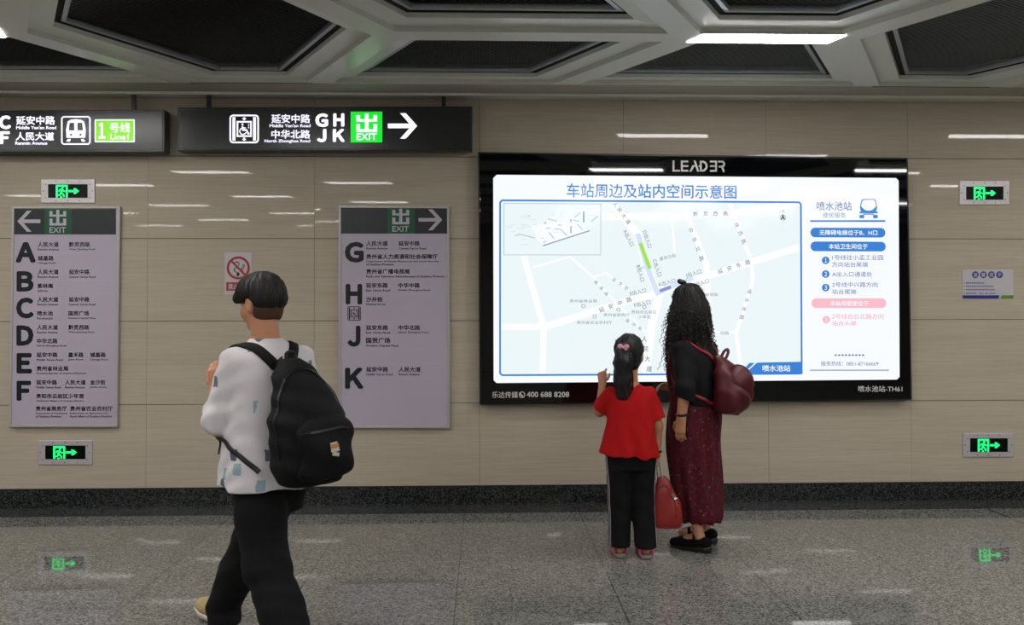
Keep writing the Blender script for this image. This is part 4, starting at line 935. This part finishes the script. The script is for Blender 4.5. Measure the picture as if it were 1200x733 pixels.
b = MB(); P, Nn = on(FP, [(-.09, -.42, .97), (-.03, -.44, 1.0), (.05, -.44, 1.0), (.13, -.42, .97)], .002); b.ribbon(P, Nn, .011, .003); b.build('zip', M['zip'], fp, off=b0)
b = MB(); P, Nn = on(BP, [(-.15, -.3, .86), (-.14, -.28, 1.0), (-.11, -.26, 1.11), (-.03, -.25, 1.2), (.06, -.25, 1.195), (.14, -.26, 1.1), (.17, -.3, .95)], .002); b.ribbon(P, Nn, .012, .003); b.build('zip', M['zip'], bp, off=b0)
for nm, mm, w_, y_, of in (('badge', 'badge', .038, .928, .002), ('badge_mark', 'badge_ink', .018, .932, .0035), ('badge', 'badge', .03, .885, .002)):
    b = MB(); P, Nn = on(FP, [(.035, -.5, y_), (.052, -.5, y_), (.07, -.5, y_)], of, 4); b.ribbon(P, Nn, w_ * (1 if y_ > .9 else .5), .002); b.build(nm, M[mm], bp, off=b0)
def merged(A, *B): return A
for q, pts in ((-1, [(-.035, -.16, 1.225), (-.07, -.11, 1.27), (-.105, -.03, 1.3), (-.125, .07, 1.27), (-.135, .14, 1.18), (-.14, .165, 1.05), (-.165, .12, .95)]), (1, [(.035, -.16, 1.225), (.06, -.11, 1.27), (.1, -.03, 1.3), (.125, .07, 1.27), (.13, .14, 1.18), (.13, .165, 1.05), (.165, .12, .95)])):
    P, Nn = on(SH, pts, .005, 8); P[0] = np.array(pts[0]); b = MB(); b.ribbon(P, Nn, .05 if q < 0 else .045, .007); st = b.build('shoulder_strap', M['pack'], bp, True, off=b0)
    low = [(q * .165, .12, .95), (q * .2, .03, .92), (q * .195, -.08, .87), (q * .15, -.19, .8)]; P, Nn = on(SH, low, .005, 8); P[-1] = low[-1]; b = MB(); b.ribbon(P, Nn, .02, .004); b.build('lower_webbing', M['pack_trim'], st, True, off=b0)
    if q < 0: P, Nn = on(SH, [(-.17, .118, .955), (-.185, .125, .9), (-.19, .12, .84)], .007, 6); b = MB(); b.ribbon(P, Nn, .022, .004); b.build('strap_end', M['pack_trim'], st, True, off=b0)
b = MB(); b.tube(spline([(-.02, -.17, 1.225), (-.018, -.165, 1.26), (.018, -.165, 1.26), (.02, -.17, 1.225)]), .007); b.build('top_handle', M['pack_trim'], bp, True, off=b0)

# ---- the girl in the red shirt
girl = person('girl in a red T-shirt and black striped trousers pointing at the map', (.845, -1.35, 0), math.radians(0))
S = SDF((-.3, -.2, -.02), (.3, .36, 1.34), H_); HG = np.array((0, .02, 1.165)); RG = rotz(math.radians(-24)) @ rotx(math.radians(8))
add_head(S, HG, RG, .95, True); S.cone((0, -.005, .96), (0, .0, 1.1), .045, .043, .03)
S.loft([(.55, 0, 0, .1, .075, 2.2), (.7, 0, 0, .1, .072, 2.2), (.85, 0, 0, .1, .075, 2.2), (.95, 0, 0, .1, .06, 2.2), (.99, 0, 0, .05, .05, 2)], .02)
gL, geL, gwL = (-.11, .0, .935), (-.168, .085, .82), (-.14, .18, .975); gR, geR, gwR = (.11, .0, .935), (.158, -.015, .745), (.155, .0, .575)
for a, b, c in ((gL, geL, gwL), (gR, geR, gwR)): S.chain([a, b, c], [.036, .029, .02], .015)
add_hand(S, gwL, (.02, .35, 1), (.3, .8, -.2), (.8, 0, .3), .13, point=True); add_hand(S, gwR, (0, .12, -1), (-.9, .1, 0), (0, 1, 0), .13, (.9, 1.1, .8))
lg = (((-.062, 0, .58), (-.066, .01, .32), (-.068, -.01, .07)), ((.066, 0, .58), (.07, .01, .32), (.078, -.045, .07)))
for a, b, c in lg: S.chain([a, b, c], [.06, .042, .028], .02)
for x, y in ((-.068, -.03), (.078, -.065)):
    S.chain([(x, y, .045), (x, y + .06, .04), (x * 1.05, y + .125, .03)], [.026, .027, .027], .015)
    for k, o in enumerate((-.02, -.008, .004, .014, .022)): S.cone((x * 1.05 + o, y + .14, .027), (x * 1.06 + o * 1.1, y + .165 - abs(o) * .3, .024), .0085, .0075, .004)
S.build('body', M['skin_girl'], girl); eyes(HG, RG, girl, .95)
S = SDF((-.3, -.2, .5), (.3, .26, 1.06), H_)
S.loft([(.56, -.014, .0, .184, .128, 2.4), (.66, -.008, 0, .158, .115, 2.3), (.78, 0, 0, .136, .102, 2.3), (.88, 0, 0, .126, .09, 2.4), (.945, 0, 0, .115, .07, 2.3), (.978, 0, .0, .075, .055, 2.1), (.992, 0, 0, .05, .048, 2)], .02)
for a, b in ((gL, geL), (gR, geR)):
    a = np.array(a); v = np.array(b) - a; S.cone(a - (0, 0, .005), a + v * 1.0, .046, .06, .02, cut=(a + v * .8, v))
e = np.array(geR); a = np.array(gR); S.plane(a + (e - a) * .86, (e - a), .003) if False else None
S.plane((0, 0, .578), (-.07, 0, -1), .003)
S.warp(lambda X, Y, Z: (.006 * np.sin(42 * X - 7 * Z) + .004 * np.sin(65 * X + 22 * Z)) * np.clip((.9 - Z) * 4, 0, 1) * np.clip((.16 - np.abs(X)) * 12, 0, 1) + .002 * np.sin(70 * X - 30 * Z))
S.build('t_shirt', M['red_tee'], girl)
S = SDF((-.2, -.16, .02), (.2, .14, .66), H_)
S.loft([(.5, 0, 0, .13, .095, 2.3), (.58, 0, 0, .132, .095, 2.3), (.65, 0, 0, .125, .09, 2.3)], .02)
for (a, b, c) in lg: S.chain([a, b, (c[0], c[1], .05)], [.082, .068, .062], .02)
S.plane((0, 0, .058), (0, 0, -1), .003); S.warp(lambda X, Y, Z: .003 * np.sin(50 * Z + 30 * X) * np.sin(24 * X)); TR = S; tg = S.build('trousers', M['black_cloth'], girl)
for q in (-1, 1):
    for o in (-.009, .004):
        P, Nn = on(TR, [(q * .2, o - .02, .58), (q * .2, o - .02, .45), (q * .2, o - .02, .3), (q * .2, o - .035, .15), (q * .2, o - .05, .06)], .0012); zz = np.linspace(.575, .065, 30); yy = o - np.where(zz < .3, .02 + (.3 - zz) * (.12 if q > 0 else .05), .02); P = np.stack([0 * zz, yy, zz], 1)
        for i in range(30):
            xs_ = np.linspace(.17, .0, 200) * q; dd = TR.at(np.stack([xs_, 0 * xs_ + yy[i], 0 * xs_ + zz[i]], 1)); P[i, 0] = xs_[np.argmax(dd < .0012)]
        P[:, 0] = np.convolve(np.pad(P[:, 0], 2, 'edge'), np.ones(5) / 5, 'valid'); Nn = np.tile((float(q), 0, 0), (30, 1))
        b = MB(); b.ribbon(P, Nn, .007, .001); b.build('side_stripe', M['white_trim'], tg, off=(0, 0, 0))
def sandal(parent, x, y):
    S = SDF((-.06, -.06, -.01), (.06, .2, .05), .004); S.chain([(0, -.01, .012), (0, .07, .012), (0, .15, .012)], [.034, .034, .04], .02); S.plane((0, 0, .02), (0, 0, 1)); S.plane((0, 0, .001), (0, 0, -1)); so = S.build('sandal', M['sole_grey'], parent, T=(np.eye(3), np.array((x, y, 0))))
    b = MB()
    for pts in ([(-.036, .1, .012), (-.03, .105, .05), (0, .11, .07), (.03, .105, .05), (.036, .1, .012)], [(-.034, .0, .012), (-.034, -.01, .055), (0, -.036, .06), (.034, -.01, .055), (.034, .0, .012)], [(-.034, .03, .015), (-.03, .04, .07), (0, .045, .085), (.03, .04, .07), (.034, .03, .015)]): b.tube(spline(pts, 5), .0075, 8)
    b.build('strap', M['pink_sandal'], so, True, off=(-x, -y, 0))
sandal(girl, -.068, -.03); sandal(girl, .078, -.065)
S = SDF((-.12, -.2, -.36), (.12, .14, .14), .0042); E = lambda p, r, k=.012, sub=False: S.ell(p, r, k, None, sub)
E((0, -.012, .03), (.086, .106, .094)); E((0, -.05, -.04), (.07, .06, .06), .03)
S.ell((0, .08, -.04), (.09, .085, .085), .012, None, True); S.plane((0, -.05, -.085), (0, .4, -1), .01)
for q in (-1, 1): S.ell((q * .09, .005, -.03), (.026, .03, .04), .01, None, True)
S.chain([(0, -.1, .055), (.0, -.135, .05), (-.004, -.15, -.02), (-.012, -.14, -.13), (-.018, -.12, -.22), (-.02, -.1, -.285)], [.03, .036, .05, .052, .044, .012], .02)
S.warp(lambda X, Y, Z: .0022 * np.sin(230 * X + 25 * Z + 30 * Y) * np.clip((-.08 - Y) * 20, .15, 1) + .0016 * np.sin(140 * X - 40 * Z))
TG = (RG * .97, HG); hg = S.build('hair', M['hair_girl'], girl, T=TG)
strands(S, TG, 700, .07, (0, .1, .16), M['hair_girl'], hg, 8, lambda p: p[2] > -.07, .0013, .003)
b = MB(); r3 = random.Random(5)
for k in range(60):
    a = r3.uniform(-1, 1); p0 = np.array((a * .05 - .008, -.14 + .01 * r3.random(), .0)); p1 = p0 + np.array((r3.uniform(-.02, .02), .015, -.14)); p2 = p1 + np.array((r3.uniform(-.03, .03) - .01, .03, -.1 - .06 * r3.random())); b.tube(spline([p0, p1, p2], 6) @ TG[0].T + TG[1], [.002] * 12 + [.0006], 4)
for k in range(9):
    a = r3.uniform(0, 6.28); p0 = np.array((.08 * math.cos(a), -.02 + .05 * math.sin(a), .07)); p1 = p0 * np.array((1.1, 1.1, 1)) + np.array((0, 0, r3.uniform(.0, .02))); b.tube(np.array([p0, (p0 + p1) / 2 + (0, 0, .006), p1]) @ TG[0].T + TG[1], [.0012, .001, .0005], 4)
b.build('loose_strands', M['hair_girl'], hg, True)
S = SDF((-.05, -.04, -.04), (.05, .04, .04), .0025)
for q in (-1, 1): S.ell((q * .018, 0, .005), (.017, .01, .014), .004); S.ell((q * .013, 0, -.01), (.012, .009, .009), .004)
S.ell((0, -.006, 0), (.007, .008, .008), .002); S.build('hair_bow', M['pink'], hg, T=(RG, HG + RG @ np.array((.008, -.158, .067))))
b = MB(); c = np.array(gwR) + (0, -.003, .022); b.tube([c + np.array((.0235 * math.cos(a), .0235 * math.sin(a), -.002 * math.sin(a))) for a in np.linspace(0, 6.283, 20)], .006, 8, False); b.build('wrist_watch', M['black_band'], girl, True)
# the handbag she carries
hb, h0 = bag_root('handbag', girl, (.212, .0, .155), 'brick red handbag hanging between the girl and the woman', 'handbag')
S = SDF((.04, -.2, .12), (.4, .26, .52), H_)
S.loft([(.16, .212, .0, .078, .05, 3), (.2, .214, .0, .084, .058, 3), (.28, .21, .0, .08, .055, 2.6), (.36, .2, .0, .064, .044, 2.4), (.43, .182, .0, .036, .026, 2.2), (.46, .172, .0, .022, .016, 2)], .02)
S.warp(lambda X, Y, Z: .005 * np.sin(40 * X - 24 * Z) * np.clip((Z - .2) * 6, 0, 1)); HB = S; S.build('bag_body', M['red_bag'], hb, h0)
b = MB()
for dy in (-.012, .012): b.tube(spline([(.162, dy, .45), (.156, dy * .7, .51), (.162, dy * .3, .548), (.174, dy * .7, .51), (.184, dy, .445)]), .0055, 8)
b.build('handle', M['handle'], hb, True, off=h0)
b = MB(); P, Nn = on(HB, [(.14, -.08, .41), (.185, -.08, .42), (.24, -.08, .39)], .001); b.ribbon(P, Nn, .005, .002); b.build('seam', M['seam'], hb, off=h0)
b = MB(); P, Nn = on(HB, [(.243, -.08, .37), (.252, -.08, .355), (.262, -.07, .34)], .004, 4); b.ribbon(P, Nn, .022, .006); b.build('clasp', M['chrome'], hb, off=h0)
b = MB(); P, Nn = on(HB, [(.258, -.07, .33), (.262, -.08, .28), (.262, -.08, .23)], .002, 5); b.ribbon(P, Nn, .016, .003); b.build('tab', M['red_bag'], hb, off=h0)

# ---- the woman with the curly hair
wom = person('woman with long curly hair, black blouse and maroon patterned dress reading the map', (1.253, -1.21, 0), math.radians(46))
S = SDF((-.36, -.26, -.02), (.34, .36, 1.62), .005); HW = np.array((0, .045, 1.455)); RW = rotz(math.radians(-22)) @ rotx(math.radians(4))
add_head(S, HW, RW, .95); S.cone((0, .0, 1.22), (0, .03, 1.39), .05, .047, .03)
S.loft([(.7, 0, 0, .14, .1, 2.2), (.82, 0, 0, .15, .105, 2.2), (.95, 0, 0, .12, .09, 2.2), (1.1, 0, .005, .135, .1, 2.2), (1.21, 0, .005, .12, .075, 2.2), (1.26, 0, .01, .05, .05, 2)], .02)
wL, eL, rL = (-.15, .0, 1.19), (-.205, -.06, .965), (-.205, -.035, .79); wR, eR, rR = (.15, .0, 1.19), (.2, .02, .96), (.1, .2, .93)
for a, b, c in ((wL, eL, rL), (wR, eR, rR)): S.chain([a, b, c], [.045, .038, .026], .02)
add_hand(S, rL, (.02, .12, -1), (.95, .1, .1), (.2, 1, 0), .155, (.3, .35, .25), .05); add_hand(S, rR, (-.8, .5, .2), (-.2, -.6, -.8), (0, .5, .8), .155, (.4, .5, .4))
lw = (((-.08, 0, .74), (-.055, -.005, .42), (-.05, -.055, .09)), ((.08, 0, .74), (.075, .02, .42), (.15, .02, .09)))
for a, b, c in lw: S.chain([a, b, c], [.075, .045, .031], .03)
for x, y in ((-.05, -.055), (.15, .02)): S.chain([(x, y, .08), (x, y + .05, .062), (x, y + .12, .035), (x, y + .165, .03)], [.032, .028, .027, .022], .015)
S.build('body', M['skin_woman'], wom); eyes(HW, RW, wom, .95)
S = SDF((-.3, -.28, .1), (.3, .3, 1.26), H_)
S.loft([(.165, .03, -.01, .13, .125, 2.3), (.2, .03, -.01, .145, .135, 2.3), (.38, .015, .0, .158, .14, 2.3), (.6, 0, .005, .168, .145, 2.3), (.78, 0, 0, .172, .145, 2.3), (.9, 0, 0, .16, .132, 2.3), (1.05, 0, .02, .155, .135, 2.3), (1.17, 0, .02, .14, .1, 2.3), (1.22, 0, .015, .08, .06, 2.1)], .02)
S.warp(lambda X, Y, Z: .006 * np.sin(24 * np.arctan2(Y, X) / 2 + 3 * Z) * np.clip((.9 - Z) * 2, 0, 1) + .004 * np.sin(9 * np.arctan2(Y, X) + 14 * Z))
DR = S; dr = S.build('dress', M['dress'], wom)
P, Nn = on(DR, [(.02, -.3, .78), (.02, -.3, .7), (.022, -.3, .6)], .0005); b = MB(); b.ribbon(P, Nn, .008, .0015); b.build('back_slit', M['seam'], dr)
S = SDF((-.32, -.26, .74), (.32, .26, 1.32), H_)
S.loft([(.86, 0, -.03, .158, .115, 2.3), (.95, 0, -.02, .158, .12, 2.3), (1.05, 0, -.012, .165, .125, 2.4), (1.15, 0, -.005, .17, .112, 2.4), (1.21, 0, 0, .14, .085, 2.3), (1.25, 0, .01, .07, .06, 2)], .03)
for a, b, c in ((wL, eL, rL), (wR, eR, rR)):
    a, b, c = map(np.array, (a, b, c)); f = b + (c - b) * .32; S.cone(a - (0, 0, .005), b, .055, .058, .03); S.cone(b, f + .3 * (f - b), .058, .066, .02, cut=(f, c - b + np.array((-.04, .03, 0))))
S.ell((0, .17, 1.02), (.11, .1, .3), .02, None, True)
S.plane((-.2, -.06, .9), (-.35, .1, -1), .003) if False else None
S.warp(lambda X, Y, Z: .004 * np.sin(40 * X + 22 * Z) * np.sin(15 * Z + 8 * Y) + .003 * np.sin(60 * X - 10 * Z))
BL = S; S.build('blouse', M['black_blouse'], wom)
def flat_shoe(parent, x, y, a):
    T = shoe_T((x, y - .045, 0), a); S = SDF((-.06, -.05, -.01), (.06, .26, .13), .004)
    S.chain([(0, .0, .055), (0, .07, .05), (0, .14, .038), (0, .205, .03)], [.035, .036, .036, .026], .02); S.ell((0, .09, .095), (.035, .075, .042), .006, None, True); S.ell((0, .0, .12), (.045, .03, .03), .006, None, True); S.plane((0, 0, .012), (0, 0, -1)); sh = S.build('shoe', M['black_suede'], parent, T=T)
    b = MB(); V = [];
    b.tube((np.array(spline([(-.036, .05, .05), (-.033, .06, .085), (0, .066, .1), (.033, .06, .085), (.036, .05, .05)], 6))) @ T[0].T + T[1], .008, 8); b.build('strap', M['black_suede'], sh, True)
    S = SDF((-.06, -.05, -.02), (.06, .26, .06), .004); S.chain([(0, -.0, .02), (0, .07, .02), (0, .14, .018), (0, .205, .015)], [.037, .034, .038, .028], .02); S.plane((0, 0, .036), (0, .12, 1)); S.plane((0, 0, .001), (0, 0, -1)); S.build('sole', M['black_band'], sh, T=T)
flat_shoe(wom, -.05, -.055, math.radians(6)); flat_shoe(wom, .15, .02, math.radians(-4))
b = MB(); c = np.array(rL) + (0, -.004, .025); b.tube([c + np.array((.03 * math.cos(a), .03 * math.sin(a), .004 * math.cos(a))) for a in np.linspace(0, 6.283, 24)], .007, 8, False); b.build('wrist_band', M['black_band'], wom, True)
# hair: a full core with ringlets over it
S = SDF((-.19, -.2, -.36), (.19, .17, .15), .005); E = lambda p, r, k=.02, sub=False: S.ell(p, r, k, None, sub)
E((0, -.012, .035), (.092, .108, .098)); E((0, -.05, -.05), (.12, .095, .1), .04); E((-.0, -.055, -.15), (.13, .085, .12), .04); E((-.06, -.03, -.2), (.07, .07, .11), .03); E((-.09, .0, -.14), (.04, .05, .14), .03); E((.085, -.01, -.1), (.04, .05, .1), .03)
S.ell((0, .09, -.05), (.07, .09, .11), .02, None, True)
S.warp(lambda X, Y, Z: .006 * np.sin(70 * X + 20 * np.sin(30 * Z)) * np.sin(60 * Z + 40 * Y) * np.clip((.04 - Z) * 12, 0, 1) + .0012 * np.sin(190 * X + 60 * Y))
CW = S; TW = (RW * .95, HW); hw = S.build('hair', M['hair_woman'], wom, T=TW); strands(S, TW, 700, .1, (0, .02, .16), M['hair_woman'], hw, 21, lambda p: p[2] > -.05, .0016, .016)
b = MB(); r3 = random.Random(11)
rg = np.random.RandomState(4); aa = rg.uniform(0, 2 * math.pi, 900); zz = rg.uniform(-.25, .10, 900)
PP, NN = CW.snap(np.stack([.13 * np.cos(aa), .115 * np.sin(aa) - .03, zz], 1), -.004); ok = np.abs(CW.at(PP) + .004) < .004
for p, nn in zip(PP[ok], NN[ok]):
    z0 = p[2]
    if p[1] > .06 and abs(p[0]) < .14 and z0 < .06: continue
    L = r3.uniform(.09, .2); rr = r3.uniform(.004, .009); tw = r3.uniform(34, 52) * r3.choice((-1, 1)); ph = r3.uniform(0, 6.28); out = r3.choice((.08, .15, .25, .4)) * r3.random() * (1 if z0 < .03 else .2)
    n_ = 34; tt = np.linspace(0, 1, n_); base = p + np.stack([nn[0] * out * tt * L, nn[1] * out * tt * L, -L * tt + nn[2] * .02 * tt * (1 - tt)], 1)
    side = np.array((-nn[1], nn[0], 0)); side /= np.linalg.norm(side) + 1e-9; up = np.cross(side, (0, 0, 1)); g = np.minimum(1, tt * 4) * rr
    Q = base + (np.cos(tt * tw * L * 5 + ph) * g)[:, None] * side + (np.sin(tt * tw * L * 5 + ph) * g)[:, None] * up
    b.tube(Q @ TW[0].T + TW[1], np.linspace(.0034, .0014, n_), 5)
b.build('ringlets', M['hair_woman'], hw, True)
S = SDF((-.05, -.05, -.03), (.05, .05, .04), .004); S.ell((0, 0, .0), (.03, .022, .014), .01); S.ell((-.014, .004, .01), (.014, .014, .01), .01); S.build('hair_tie', M['hair_woman'], hw, T=(RW, HW + RW @ np.array((-.03, .02, .13))))
# her rucksack
rk, k0 = bag_root('backpack', wom, (.05, -.24, .82), "maroon leather backpack slung on the woman's back", 'backpack')
S = SDF((-.16, -.5, .76), (.28, -.06, 1.22), H_)
S.loft([(.815, .03, -.22, .06, .05, 2.3), (.835, .03, -.225, .095, .075, 2.4), (.9, .032, -.24, .118, .1, 2.4), (.98, .032, -.235, .114, .095, 2.3), (1.06, .03, -.205, .088, .07, 2.2), (1.12, .03, -.17, .05, .04, 2.1), (1.15, .02, -.15, .028, .02, 2)], .02)
S.warp(lambda X, Y, Z: .0055 * np.sin(70 * X + 12 * Z + 2 * np.sin(20 * Z)) * np.clip((1.14 - Z) * 5, 0, 1) + .004 * np.sin(60 * Z + 40 * X)); RK = S; S.build('bag_body', M['maroon_bag'], rk, k0)
S = SDF((-.16, -.5, .9), (.28, -.1, 1.16), H_)
S.ell((.045, -.265, 1.0), (.1, .085, .1), .01); S.plane((0, 0, .955), (-.35, 0, -1), .006); S.warp(lambda X, Y, Z: .004 * np.sin(50 * X + 20 * Z)); S.build('flap', M['maroon_bag'], rk, k0)
b = MB()
for pts in ([(-.12, .0, 1.23), (-.1, -.07, 1.2), (-.05, -.12, 1.17), (.0, -.13, 1.13), (.025, -.15, 1.11)], [(.11, .02, 1.245), (.11, -.05, 1.22), (.085, -.1, 1.17), (.05, -.13, 1.13), (.03, -.15, 1.11)]):
    P, Nn = on(BL, pts, .004, 8); P[-1] = pts[-1]; c_ = MB(); c_.ribbon(P, Nn, .026, .006); c_.build('shoulder_strap', M['strap_red'], rk, True, off=k0)
for q in (-1, 1):
    pts = [(q * .11, .0, 1.24), (q * .125, .07, 1.2), (q * .14, .1, 1.08), (q * .16, .03, .98), (q * .15, -.07, .93), (.05 + q * .1, -.18, .87)]; P, Nn = on(BL, pts, .004, 8); P[-1] = pts[-1]; c_ = MB(); c_.ribbon(P, Nn, .02, .005); c_.build('shoulder_strap', M['strap_red'], rk, True, off=k0)
b = MB(); b.tube(spline([(.03, -.16, 1.13), (.05, -.17, 1.17), (.075, -.18, 1.185), (.075, -.185, 1.165), (.045, -.18, 1.12)]), .009, 8); b.build('top_handle', M['maroon_bag'], rk, True, off=k0)
